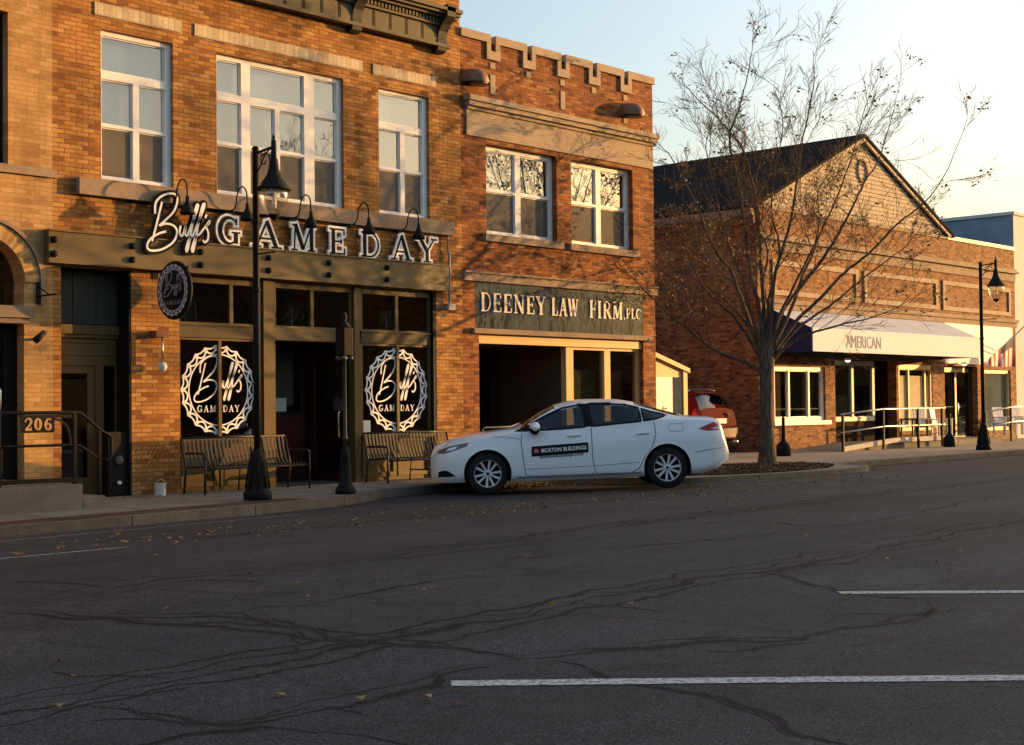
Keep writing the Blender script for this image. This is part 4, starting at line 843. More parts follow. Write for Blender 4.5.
m = MB(); m.tube([(12.33+.09*math.cos(a), 18.93, .29+.09*math.sin(a)) for a in [PI*i/8 for i in range(9)]], .004, 5); m.build('handle', CHROME, t)

# ------------------------------------------------------------------ benches
def bench():
    t = local(thing('park_bench', 'x', 'bench', (0,0,0), 'black slatted benches in front of the bar windows'))
    L = 2.02; sl_ = mat('bench_metal', (.035,.032,.028), .45, metal=.3, var=.2)
    m = MB(); n_ = 25
    for i in range(n_):
        x = -L/2+.05+(L-.1)*i/(n_-1); m.box(x-.017, x+.017, 0, 0, 0, 0); m.v = m.v[:-8]; m.f = m.f[:-6]; m.m = m.m[:-6]; m.sm = m.sm[:-6]
        p = [(-.02,.42),(.03,.5),(.08,.66),(.125,.86)]
        ribbon(m, p, .012, x-.019, x+.019, 0, lambda a, c, b: (b, a, c))
    m.tube([(-L/2,.13,.865),(L/2,.13,.865)], .02, 6); m.tube([(-L/2,-.02,.41),(L/2,-.02,.41)], .017, 6); m.build('backrest', sl_, t)
    m = MB()
    for i in range(n_):
        x = -L/2+.05+(L-.1)*i/(n_-1); ribbon(m, [(-.03,.405),(-.15,.41),(-.35,.435),(-.47,.43),(-.50,.40)], .012, x-.019, x+.019, 0, lambda a, c, b: (b, a, c))
    m.tube([(-L/2,-.5,.39),(L/2,-.5,.39)], .016, 6); m.build('seat', sl_, t)
    for s_ in (-1, 1):
        x = s_*(L/2+.01)
        m = MB(); m.tube([(x,.0,.62),(x,-.05,.635),(x,-.47,.635),(x,-.52,.60)], .02, 6); m.build('armrest', sl_, t)
        m = MB(); m.tube([(x,-.52,.61),(x,-.52,0)], .02, 6); m.build('leg', sl_, t)
        m = MB(); m.tube([(x,.135,.87),(x,.02,.5),(x,-.01,.4),(x,.05,0)], .02, 6); m.build('leg', sl_, t)
    m = MB(); m.tube([(0,-.5,.38),(0,-.5,.2),(0,.0,.2),(0,-.02,.4)], .014, 6); m.tube([(0,0,.2),(0,.03,0)], .016, 6); m.build('brace', sl_, t)
    return t
b0 = bench(); b0.location = (13.86, 19.02, .13); b0['label'] = 'black slatted bench under the left bottle cap window, behind the tall street lamp'
b1 = copy_tree(b0); b1.location = (17.62, 19.02, .13); b1['label'] = 'black slatted bench under the right bottle cap window by the car bonnet'

# ------------------------------------------------------------------ street lamps
def street_lamp():
    t = local(thing('street_lamp', 'x', 'street lamp', (0,0,0), 'black street lamps with hanging bell heads'))
    m = MB(); m.lathe([(.205,0),(.205,.10),(.19,.13),(.165,.17),(.15,.22),(.12,.42),(.105,.58),(.11,.62),(.10,.66),(.075,.70),(.055,.74)], (0,0,0), 16)
    for k in range(8):
        a = 2*PI*k/8+.2; m.tube([(.172*math.cos(a),.172*math.sin(a),.17),(.118*math.cos(a),.118*math.sin(a),.56)], [.016,.011], 5)
    m.build('base', BLACKM, t)
    m = MB(); m.lathe([(.052,.72),(.05,2.5),(.046,5.06),(.052,5.065),(.052,5.10),(.03,5.12)], (0,0,0), 14); m.build('pole', BLACKM, t)
    m = MB(); m.tube([(0,-.03,5.02),(0,-.43,5.06)], .018, 6)
    sp = [(0,-.06-.15-.13*math.cos(a)*(1-i*.035), 4.89+.12*math.sin(a)*(1-i*.035)) for i, a in enumerate([.3*j for j in range(22)])]
    m.tube(sp, .011, 5); m.tube([(0,-.04,4.74),(0,-.10,4.80),(0,-.24,4.99),(0,-.36,5.04)], .012, 5); m.build('arm', BLACKM, t)
    m = MB(); c = (0,-.43,0); m.lathe([(0,5.25),(.012,5.22),(.022,5.19),(.012,5.16),(.038,5.14),(.04,4.90),(.055,4.88),(.06,4.85),(.075,4.74),(.11,4.64),(.165,4.56),(.20,4.50),(.245,4.465),(.25,4.44),(.235,4.43),(.15,4.44)], c, 20); m.build('bell_hood', BLACKM, t)
    m = MB(); m.lathe([(.205,4.43),(.207,4.36),(.195,4.27),(.165,4.17),(.12,4.10),(.09,4.075)], c, 20); gl = m.build('globe', LAMPGLASS, t)
    m = MB(); m.lathe([(.02,4.43),(.02,4.3),(.035,4.28),(.035,4.18),(.0,4.17)], c, 10); m.build('bulb', mat('lamp_bulb', (.8,.78,.7), .2), gl)
    m = MB(); m.lathe([(.095,4.085),(.09,4.06),(.05,4.035),(.02,4.0),(0,3.99)], c, 14); m.build('finial', BLACKM, t)
    m = MB()
    for z in (3.55,): m.tube([(0,.02,z),(0,-.42,z)], .012, 6); m.lathe([(0,.02),(.018,0),(0,-.02)], (0,-.43,z), 8)
    m.lathe([(.06,3.0),(.06,3.06)], (0,0,0), 12); m.lathe([(.06,4.0),(.06,4.05)], (0,0,0), 12); m.build('banner_arm', BLACKM, t)
    return t
l0 = street_lamp(); l0.location = (12.56, 16.8, .13); l0['label'] = 'tall black street lamp with bell head in front of the sports bar sign'
l1 = copy_tree(l0); l1.location = (37.14, 17.23, .13); l1['label'] = 'black street lamp with bell head in front of the white awning at the right'
t = thing('lantern_post', 'short black post with a boxy dark lantern in front of the bar entrance', 'post', (14.25, 16.85, .13))
c = (14.25,16.85,.13)
m = MB(); m.lathe([(.16,0),(.16,.06),(.14,.10),(.10,.16),(.085,.40),(.07,.60),(.075,.64),(.05,.68),(.035,.75)], c, 14); m.build('base', BLACKM, t)
m = MB(); m.lathe([(.035,.74),(.033,.80),(.045,.83),(.045,.86),(.03,.89),(.027,2.12)], c, 12); m.build('pole', mat('bronze_pole', (.05,.042,.034), .35, metal=.5), t)
m = MB(); m.box(c[0]-.10,c[0]+.10,c[1]-.10,c[1]+.10,2.24,2.68); m.build('lantern', BLACKP, t, bevel=.02)
m = MB(); m.lathe([(.11,2.55),(.06,2.62),(.03,2.66),(.05,2.70),(.035,2.76),(.0,2.80)], c, 12); m.build('finial', BLACKM, t)
m = MB()
for dx, dy in ((-.07,-.07),(.07,-.07),(-.07,.07),(.07,.07)): m.lathe([(.03,.0),(.04,-.03),(.025,-.06),(0,-.065)], (c[0]+dx, c[1]+dy, 2.24), 10)
m.build('lamp', mat('dull_lens', (.1,.1,.1), .4), t)

# ------------------------------------------------------------------ handrail at law office entrance
t = thing('handrail', 'thin bare metal handrail inside the law office entrance behind the car bonnet', 'railing', (20.6, 19.6, .13))
m = MB(); m.tube([(20.1,19.62,.13),(20.1,19.62,.98),(20.16,19.62,1.04),(20.9,19.62,1.04),(21.6,19.62,1.22),(21.7,19.62,1.2),(21.7,19.62,.13)], .02, 8); m.build('rail', mat('grey_rail', (.2,.19,.17), .4, metal=.6), t)
m = MB(); m.tube([(20.9,19.62,.13),(20.9,19.62,1.03)], .018, 8); m.build('post', mat('grey_rail', (.2,.19,.17), .4, metal=.6), t)

# ------------------------------------------------------------------ veterans hall fittings
aw = thing('shop_awning', 'long white awning with a lettered front edge on the brown brick hall', 'awning', (33.8, AY0, 3.0))
AWT = mat('awning_top_shaded', (.50,.53,.60), .8, var=.06, vs=.8); AWF = mat('awning_front', (.68,.71,.73), .8, var=.04)  # top darker and bluer than the front: its shade is put into the colour
m = MB(); n_ = 10
for i in range(n_):
    a, b = 33.8+10.2*i/n_, 33.8+10.2*(i+1)/n_
    y0, z0, y1, z1 = 20.5, 3.50, AY0-.02, 4.08
    m.add([(a,y0,z0),(b,y0,z0),(b,y1,z1),(a,y1,z1),((a+b)/2,y0,z0),((a+b)/2,(y0+y1)/2,(z0+z1)/2-.025),((a+b)/2,y1,z1)], [(0,4,5),(4,1,5),(1,2,5),(2,6,5),(6,3,5),(3,0,5)], 0, True)
m.build('canopy', AWT, aw)
m = MB(); m.box(33.8, 44.0, 20.46, 20.495, 2.86, 3.505); m.build('valance', AWF, aw)
m = MB(); m.prism([(20.5,2.86),(AY0-.02,2.86),(AY0-.02,4.07),(20.5,3.49)], 33.80, 33.83, 0, lambda a, c, b: (b, a, c)); m.build('side_panel', mat('navy_fabric', (.022,.028,.085), .8, var=.15), aw)
m = MB(); m.prism([(20.5,2.86),(AY0-.02,2.86),(AY0-.02,4.07),(20.5,3.49)], 43.97, 44.0, 0, lambda a, c, b: (b, a, c)); m.build('side_panel', AWF, aw)
m = MB(); vs, fs = text_mesh('AMERICAN', .50, 0); wmax = max(v[0] for v in vs); m.add([(35.55+v[0]*1.95/wmax, 20.452, 3.00+v[1]) for v in vs], fs); m.build('lettering', mat('faded_letter', (.27,.28,.34), .8), aw)
m = MB()
for x in (33.9, 37.2, 40.6, 43.9): m.tube([(x,20.52,2.9),(x,AY0-.05,2.9)], .02, 6)
m.tube([(33.85,20.52,2.9),(43.95,20.52,2.9)], .02, 6); m.build('frame', CHROME, aw)
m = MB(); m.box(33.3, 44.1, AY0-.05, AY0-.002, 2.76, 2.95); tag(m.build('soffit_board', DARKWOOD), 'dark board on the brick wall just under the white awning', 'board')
def soffit_light(x, lab):
    t = thing('soffit_light', lab, 'lamp', (x, AY0-.2, 2.75), 'small lights under the hall awning')
    m = MB(); m.lathe([(.10,.06),(.10,0),(.08,-.02)], (x, AY0-.2, 2.72), 12); m.build('ring', WHITE, t)
    e = bpy.data.materials.get('lit_lens')
    if not e:
        e = bpy.data.materials.new('lit_lens'); e.use_nodes = True; p = e.node_tree.nodes['Principled BSDF']; p.inputs['Emission Color'].default_value = (1,.85,.55,1); p.inputs['Emission Strength'].default_value = 2.2
    m = MB(); m.lathe([(.075,-.02),(.06,-.05),(0,-.06)], (x, AY0-.2, 2.72), 12); m.build('lens', e, t)
soffit_light(37.6, 'small lit light under the awning above the dark recessed window')
soffit_light(45.2, 'small lit light over the dark double doors of the hall')
# ramp and rails
t = thing('wheelchair_ramp', 'low sunlit concrete ramp in front of the brown brick hall', 'ramp', (34, 20, .13))
m = MB(); m.prism([(34.3,.12),(37.2,.12),(44.5,.12),(44.5,.30),(37.2,.30)], 20.0, 21.78); m.build('slab', CONC, t)
m = MB(); m.prism([(34.3,.13),(37.2,.31),(40.5,.31),(40.5,.44),(37.2,.44),(34.3,.26)], 19.9, 19.998); m.build('edge_kerb', mat('pale_concrete', (.5,.46,.38), .9, var=.1), t)
def railing(lab, x0, xm, x1, y, z0, z1, posts):
    t = thing('ramp_railing', lab, 'railing', (x0, y, .13), 'pipe railings in front of the hall')
    pale = mat('pale_rail', (.62,.58,.5), .35, metal=.4)
    for h in (.97, .48):
        m = MB(); m.tube([(x0,y,z0+h),(xm,y,z1+h),(x1,y,z1+h)], .024, 8); m.build('rail', pale, t)
    for x in posts:
        zz = z0+(z1-z0)*min(1,(x-x0)/max(.01,xm-x0)); m = MB(); m.box(x-.03, x+.03, y-.03, y+.03, .13, zz+.98); m.build('post', BLACKM, t)
railing('two bar pipe railing that climbs the ramp left of the hall doors', 34.05, 36.4, 40.1, 19.8, .17, .30, (34.15,36.35,38.4,39.9))
railing('two bar pipe railing at the right edge behind the street lamp', 43.6, 45.8, 49.6, 20.2, .13, .30, (43.7,45.6,47.5,49.3))
def lawn_chair():
    t = local(thing('lawn_chair', 'x', 'chair', (0,0,0), 'white chairs by the hall window'))
    W = mat('white_plastic', (.75,.73,.68), .45)
    m = MB(); m.prism([(-.25,.42),(.22,.38),(.22,.41),(-.25,.45)], -.25, .25, 0, lambda a, c, b: (b, a, c)); m.build('seat', W, t)
    m = MB()
    for i in range(5): ribbon(m, [(.22,.36),(.32,.95)], .02, -.26+.106*i, -.17+.106*i, 0, lambda a, c, b: (b, a, c))
    m.box(-.26,.26,.31,.335,.88,.96); m.build('backrest', W, t)
    for s_ in (-1, 1):
        m = MB(); m.box(s_*.28-.03, s_*.28+.03, -.27, .3, .60, .63); m.build('armrest', W, t)
        for y in (-.24, .24): m = MB(); m.box(s_*.26-.022, s_*.26+.022, y-.022, y+.022, 0, .60); m.build('leg', W, t)
    return t
c0 = lawn_chair(); c0.location = (41.1, 20.9, .30); c0.rotation_euler = (0,0,R(-15)); c0['label'] = 'white slatted chair behind the ramp railing, left of the pair'
c1 = copy_tree(c0); c1.location = (42.1, 20.9, .30); c1.rotation_euler = (0,0,R(12)); c1['label'] = 'white slatted chair next to the hall doors, right of the pair'
c2 = copy_tree(c0); c2.location = (46.9, 21.0, .30); c2['label'] = 'white slatted chair just right of the far street lamp'
c3 = copy_tree(c0); c3.location = (48.3, 21.0, .30); c3['label'] = 'white slatted chair at the right edge below the flag'
t = thing('side_table', 'dark metal table beside the white chairs at the hall window', 'table', (40.3, 20.9, .3))
m = MB(); m.box(39.9, 40.7, 20.6, 21.2, .92, .96); m.build('table_top', BLACKM, t)
for x in (39.95, 40.65):
    for y in (20.65, 21.15): m = MB(); m.box(x-.02, x+.02, y-.02, y+.02, .3, .92); m.build('leg', BLACKM, t)
def smokers_post():
    t = local(thing('smokers_post', 'x', 'ashtray', (0,0,0), 'black bottle shaped ash posts'))
    m = MB(); m.lathe([(.17,0),(.185,.03),(.19,.2),(.17,.28),(.09,.36),(.05,.40)], (0,0,0), 16); m.build('base', BLACKP, t)
    m = MB(); m.lathe([(.045,.39),(.04,.9),(.045,.95),(.02,.99)], (0,0,0), 12); m.build('neck', BLACKP, t); return t
s0 = smokers_post(); s0.location = (30.9, 19.6, .13); s0['label'] = 'black bottle shaped ash post just right of the tree trunk'
s1 = copy_tree(s0); s1.location = (39.35, 19.3, .13); s1['label'] = 'black bottle shaped ash post in front of the hall doors'
# flags
def flag(name, lab, px_, P0, P1, drop, cols, stripes):
    t = thing(name, lab, 'flag', px_[0])
    m = MB(); m.tube(px_, .022, 8); m.lathe([(0,.05),(.035,0),(0,-.05)], px_[-1], 8); m.build('pole', CHROME, t)
    a, b = Vector(P0), Vector(P1); n1, n2 = 26, 14; m = MB(); vs = []
    for i in range(n1+1):
        u = i/n1
        for j in range(n2+1):
            v = j/n2; top = a.lerp(b, u); bot = Vector((a.x+(b.x-a.x)*u*.98, a.y+(b.y-a.y)*u, drop)); p = top.lerp(bot, v)
            vs.append((p.x+.04*math.sin(u*14+2*v), p.y+.045*math.sin(u*15+v*1.5)*(0.3+.7*v), p.z))
    for i in range(n1):
        for j in range(n2):
            u = i/n1; v = j/n2
            k = 2 if (stripes and u > .5 and v < .30) else (int(u*13) % 2 if stripes else 0)
            m.add([vs[i*(n2+1)+j], vs[(i+1)*(n2+1)+j], vs[(i+1)*(n2+1)+j+1], vs[i*(n2+1)+j+1]], [(0,1,2,3)], k, True)
    m.build('cloth', cols, t)
RED = mat('flag_red', (.42,.025,.02), .8, var=.1); FW = mat('flag_white', (.75,.72,.68), .8, var=.05); NAVY = mat('flag_navy', (.03,.03,.09), .8)
flag('wall_flag', 'red and white striped flag with a dark canton hanging right of the far street lamp', [(47.9,21.7,3.1),(47.5,20.8,3.75),(47.3,20.3,4.1)], (44.95,20.8,2.72), (47.25,20.75,3.72), 2.62, [RED, FW, NAVY], True)
flag('wall_flag', 'plain red flag cut off by the right edge of the view', [(50.4,21.45,2.9),(50.0,20.9,3.5),(49.7,20.4,3.9)], (48.6,20.7,2.75), (49.85,20.6,3.8), 2.6, [RED], False)
# ------------------------------------------------------------------ cars
def pchip(xs, ys, x):
    if x <= xs[0]: return ys[0]
    if x >= xs[-1]: return ys[-1]
    n = len(xs); d = [(ys[i+1]-ys[i])/(xs[i+1]-xs[i]) for i in range(n-1)]
    m = [d[0]] + [0 if d[i-1]*d[i] <= 0 else 2*d[i-1]*d[i]/(d[i-1]+d[i]) for i in range(1, n-1)] + [d[-1]]
    for i in range(n-1):
        if x <= xs[i+1]:
            h = xs[i+1]-xs[i]; t = (x-xs[i])/h
            return ys[i]*(2*t**3-3*t*t+1)+h*m[i]*(t**3-2*t*t+t)+ys[i+1]*(-2*t**3+3*t*t)+h*m[i+1]*(t**3-t*t)
def inpoly(p, poly):
    x, y = p; c = False; n = len(poly)
    for i in range(n):
        a, b = poly[i], poly[i-1]
        if (a[1] > y) != (b[1] > y) and x < (b[0]-a[0])*(y-a[1])/(b[1]-a[1])+a[0]: c = not c
    return c
class CarBody:
    """lofted sections: for each x five rails (bottom, side, shoulder, roof edge, centre)"""
    def __init__(s, K): s.K = K
    def rails(s, x):
        K = s.K; g = lambda k: pchip([p[0] for p in K[k]], [p[1] for p in K[k]], x)
        w = g('w'); zt = g('top'); zb = g('bot'); zs = g('sh_z'); ws = g('sh_w')*w; zr_ = g('re_z'); wr = g('re_w')
        zs = min(zs, zt-.03); zr_ = min(max(zr_, zs+.01), zt-.004); wr = min(wr, ws*.97)
        return [(w*.90, zb), (w*.985, zb+.10), (w, zb+.45*(zs-zb)), (w*.985, zb+.72*(zs-zb)), (ws, zs), (wr, zr_), (wr*.55, zr_+(zt-zr_)*.8), (0, zt)]
    def section(s, x, k=7):
        r = s.rails(x); lower = catmull([(a, b, 0) for a, b in r[:5]], k); upper = catmull([(a, b, 0) for a, b in r[5:]], k)
        out = [(p.x, p.y) for p in lower]
        for i in range(1, k): t = i/k; bul = .018*math.sin(PI*t); out.append((r[4][0]+(r[5][0]-r[4][0])*t+bul, r[4][1]+(r[5][1]-r[4][1])*t))
        return out + [(p.x, p.y) for p in upper]
    def yz(s, x, z):
        sec = s.section(x); n = 5*7-6+7
        for i in range(len(sec)-1):
            a, b = sec[i], sec[i+1]
            if a[1] <= z <= b[1] and b[1] > a[1]: return a[0]+(b[0]-a[0])*(z-a[1])/(b[1]-a[1])
        return sec[0][0] if z < sec[0][1] else 0.
def car_body(t, cb, L, wheels, rw, wins, paint, glass_m, tail_cut=None, dx=.03):
    n = int(L/dx); xs = [L*i/n for i in range(n+1)]; secs = [cb.section(x) for x in xs]; k = len(secs[0])
    body = MB(); vs = []
    for x, sc_ in zip(xs, secs): vs += [(x, y, z) for y, z in sc_]
    keep = []; wf = {nm: [] for nm, _ in wins}; ws_f = []
    nsh = 28; nre = 35
    for i in range(n):
        for j in range(k-1):
            q = (i*k+j, (i+1)*k+j, (i+1)*k+j+1, i*k+j+1)
            cx = sum(vs[a][0] for a in q)/4; cz = sum(vs[a][2] for a in q)/4
            if j < nsh and any((cx-wx)**2+(cz-rw[0])**2 < (rw[1])**2 for wx in wheels): continue
            hit = None
            for nm, poly in wins:
                if nm in ('windscreen', 'rear_window'):
                    x0, x1 = poly
                    if j >= nre and x0 < cx < x1 and vs[q[3]][1] < 2: hit = nm
                elif nsh-2 <= j < nre+1 and inpoly((cx, cz), poly): hit = nm
            if hit: wf[hit].append(q); continue
            keep.append(q)
    # snap the ragged arch edges to the circle
    near = {}
    for q in keep:
        for a in q: near[a] = near.get(a, 0)+1
    for a, c in near.items():
        x, y, z = vs[a]
        if a % k >= nsh: continue
        for wx in wheels:
            d = math.hypot(x-wx, z-rw[0])
            if abs(d-rw[1]) < .032 and d > 1e-6 and c < 4: vs[a] = (wx+(x-wx)*rw[1]/d, y, rw[0]+(z-rw[0])*rw[1]/d)
    def mirrored(faces, sides=(1, -1)):
        m = MB()
        idx = {}; V = []; Fs = []
        for q in faces:
            for s_ in sides:
                f = []
                for a in q:
                    key = (a, s_ if vs[a][1] > 1e-6 else 1)
                    if key not in idx: idx[key] = len(V); V.append((vs[a][0], s_*vs[a][1], vs[a][2]))
                    f.append(idx[key])
                f = f if s_ == 1 else f[::-1]
                if len(set(f)) == 4: Fs.append(tuple(f))
                else:
                    g_ = list(dict.fromkeys(f))
                    if len(g_) == 3: Fs.append(tuple(g_))
        m.add(V, Fs, 0, True); return m
    b = mirrored(keep)
    for e in (0, n):                                      # end caps
        ring = [(xs[e], y, z) for y, z in secs[e]]; full = ring + [(x, -y, z) for x, y, z in ring[::-1] if y > 1e-6]
        b.add(full, [tuple(range(len(full)))], 0, False)
    bo = b.build('body', paint, t)
    for nm, poly in wins:
        if wf[nm]:
            if nm in ('windscreen', 'rear_window'): mirrored(wf[nm]).build(nm, glass_m, t)
            else:
                for q in (1, -1): mirrored(wf[nm], (q,)).build(nm, glass_m, t)
    u = MB(); bt = [(x, cb.rails(x)[0]) for x in xs[::4]]                           # dark floor and wheel wells
    for (xa, ra), (xb, rb) in zip(bt, bt[1:]): u.quad((xa,-ra[0]*.97,ra[1]+.02),(xb,-rb[0]*.97,rb[1]+.02),(xb,rb[0]*.97,rb[1]+.02),(xa,ra[0]*.97,ra[1]+.02))
    for wx in wheels:
        for s_ in (-1, 1):
            arc = [(wx+(rw[1]+.005)*math.cos(a), rw[0]+(rw[1]+.005)*math.sin(a)) for a in [PI*(-.12+1.24*i/24) for i in range(25)]]
            yo = cb.yz(wx, rw[0]+rw[1])-.012; yi = yo-.30
            for (x0, z0), (x1, z1) in zip(arc, arc[1:]): u.quad((x0,s_*yo,z0),(x1,s_*yo,z1),(x1,s_*yi,z1),(x0,s_*yi,z0))
            u.add([(x, s_*yi, z) for x, z in arc], [tuple(range(len(arc)))])
    u.build('underbody', BLACKP, t)
    return bo
def onside(cb, s_, off):
    return lambda a, c, b: (a, s_*(cb.yz(a, c)+off+b), c)
def side_strip(mb, cb, s_, path, wd, off=.003, mi=0, th=.004):
    P = [Vector(p) for p in path]; out = []
    for a, b in zip(P, P[1:]):
        n_ = max(1, int((b-a).length/.06))
        for i in range(n_): out.append(a.lerp(b, i/n_))
    out.append(P[-1]); ribbon(mb, [(p.x, p.y) for p in out], wd, 0, th, mi, onside(cb, s_, off))
def side_patch(mb, cb, s_, poly, off=.004, mi=0, step=.05):
    xs0 = min(p[0] for p in poly); xs1 = max(p[0] for p in poly); n_ = max(2, int((xs1-xs0)/step)); rows = []
    for i in range(n_+1):
        x = xs0+(xs1-xs0)*i/n_; x = min(max(x, xs0+1e-4), xs1-1e-4); zz = []
        for a, b in zip(poly, poly[1:]+poly[:1]):
            if (a[0] <= x < b[0]) or (b[0] <= x < a[0]): zz.append(a[1]+(b[1]-a[1])*(x-a[0])/(b[0]-a[0]))
        rows.append((x, min(zz), max(zz)))
    m_ = 4; vs = []
    for x, z0, z1 in rows:
        for j in range(m_+1):
            z = z0+(z1-z0)*j/m_; vs.append((x, s_*(cb.yz(x, z)+off), z))
    fs = [(i*(m_+1)+j, (i+1)*(m_+1)+j, (i+1)*(m_+1)+j+1, i*(m_+1)+j+1) for i in range(n_) for j in range(m_)]
    mb.add(vs, fs, mi, True)
def wheel(t, x, y, r, s_, rim_m, wd=.21, spokes=10):
    m = MB(); c = (x, y, r)
    m.lathe([(r*.64,-wd/2),(r*.70,-wd/2-.004),(r*.92,-wd/2),(r*.985,-wd/2+.02),(r,-wd/2+.045),(r,wd/2-.045),(r*.985,wd/2-.02),(r*.92,wd/2),(r*.70,wd/2+.004),(r*.64,wd/2)], c, 40, 0, 'y', cap=False); w_o = m.build('wheel', RUBBER, t)
    m = MB(); f = s_*wd/2
    m.lathe([(r*.66,f*1.02),(r*.645,f*1.0),(r*.62,f*.85),(r*.61,-f*.6)], c, 40, 0, 'y', cap=False)
    for k in range(spokes):
        a = 2*PI*k/spokes+.16; da = .10*(1 if k % 2 else -1)
        for q in (0,):
            p0 = (r*.12, a); p1 = (r*.63, a+da*.4)
            u = Vector((math.cos(p1[1]),0,math.sin(p1[1]))); v = Vector((-u.z,0,u.x)); b0 = Vector((math.cos(a),0,math.sin(a)))*p0[0]; b1 = u*p1[0]
            V = []
            for cc, w_, yy in ((b0,.015,f*.80),(b1,.019,f*.97)):
                for sg_ in (-1,1):
                    for d_ in (0,-.03): V.append((x+cc.x+v.x*w_*sg_, y+yy+d_*s_, r+cc.z+v.z*w_*sg_))
            m.add(V, [(0,2,6,4),(1,5,7,3),(0,4,5,1),(2,3,7,6),(4,6,7,5),(0,1,3,2)])
    m.lathe([(r*.17,f*.6),(r*.17,f*.84),(r*.12,f*.88),(0,f*.88)], c, 16, 0, 'y'); m.build('rim', rim_m, w_o)
    m = MB(); m.lathe([(r*.6,f*.25),(r*.3,f*.3),(0,f*.3)], c, 24, 0, 'y'); m.build('brake_disc', BLACKM, w_o)
    m = MB(); m.lathe([(r*.08,f*.885),(0,f*.90)], c, 12, 0, 'y'); m.build('hub_cap', mat('hub_blue', (.02,.03,.06), .3), w_o)
PAINT = mat('white_car_paint', (.90,.91,.92), .3, var=.01, coat=.8)
RIM = mat('alloy_rim', (.70,.71,.73), .35, metal=.15, var=.05)
sedan = local(thing('parked_car', 'white four door saloon with a black door magnet parked nose in at the kerb', 'car', (0,0,0)))
s = 1.03
SED = {
 'top': [(0,.62),(.05,.74),(.13,.80),(.42,.905),(.93,.99),(1.35,1.04),(1.58,1.18),(1.81,1.305),(2.10,1.405),(2.5,1.462),(2.92,1.455),(3.26,1.41),(3.55,1.33),(3.78,1.255),(4.0,1.19),(4.19,1.145),(4.5,1.12),(4.62,1.10),(4.66,1.05),(4.70,.9),(4.78,.66),(4.80,.6)],
 'bot': [(0,.30),(.10,.22),(.4,.20),(1.3,.19),(3.3,.20),(4.2,.22),(4.5,.27),(4.8,.42)],
 'w': [(0,.52),(.06,.64),(.15,.74),(.3,.82),(.55,.88),(.9,.905),(1.4,.92),(3.7,.925),(4.2,.91),(4.5,.87),(4.66,.80),(4.76,.70),(4.8,.60)],
 'sh_z': [(0,.56),(.13,.72),(.42,.82),(.93,.90),(1.35,.955),(1.8,.975),(2.5,1.01),(3.2,1.055),(3.6,1.09),(4.1,1.08),(4.5,1.05),(4.64,1.0),(4.72,.78),(4.8,.55)],
 'sh_w': [(0,.92),(.42,.93),(.93,.94),(1.35,.945),(3.5,.935),(4.2,.92),(4.8,.92)],
 're_z': [(0,.60),(.42,.885),(.93,.97),(1.30,1.01),(1.42,1.02),(1.7,1.17),(2.05,1.335),(2.5,1.40),(2.92,1.395),(3.26,1.345),(3.6,1.25),(3.85,1.175),(4.1,1.125),(4.5,1.095),(4.66,1.03),(4.75,.7),(4.8,.58)],
 're_w': [(0,.30),(.42,.55),(.93,.64),(1.30,.72),(1.42,.745),(1.7,.685),(2.05,.615),(2.5,.585),(3.0,.575),(3.6,.58),(3.85,.615),(4.1,.68),(4.5,.68),(4.7,.55),(4.8,.35)]}
sb = CarBody(SED)
WB0, WB1 = .90, 3.75
FWIN = [(1.36,.985),(1.62,1.10),(1.90,1.235),(2.12,1.325),(2.44,1.375),(2.47,1.02),(2.1,1.0)]
RWIN = [(2.56,1.025),(2.55,1.38),(2.85,1.375),(3.15,1.345),(3.35,1.295),(3.36,1.08)]
QWIN = [(3.40,1.085),(3.39,1.28),(3.55,1.225),(3.80,1.165),(3.6,1.11)]
car_body(sedan, sb, 4.80, (WB0, WB1), (.335,.375), [('front_window',FWIN),('rear_door_window',RWIN),('quarter_window',QWIN),('windscreen',(1.47,2.02)),('rear_window',(3.30,3.98))], PAINT, CARGLASS)
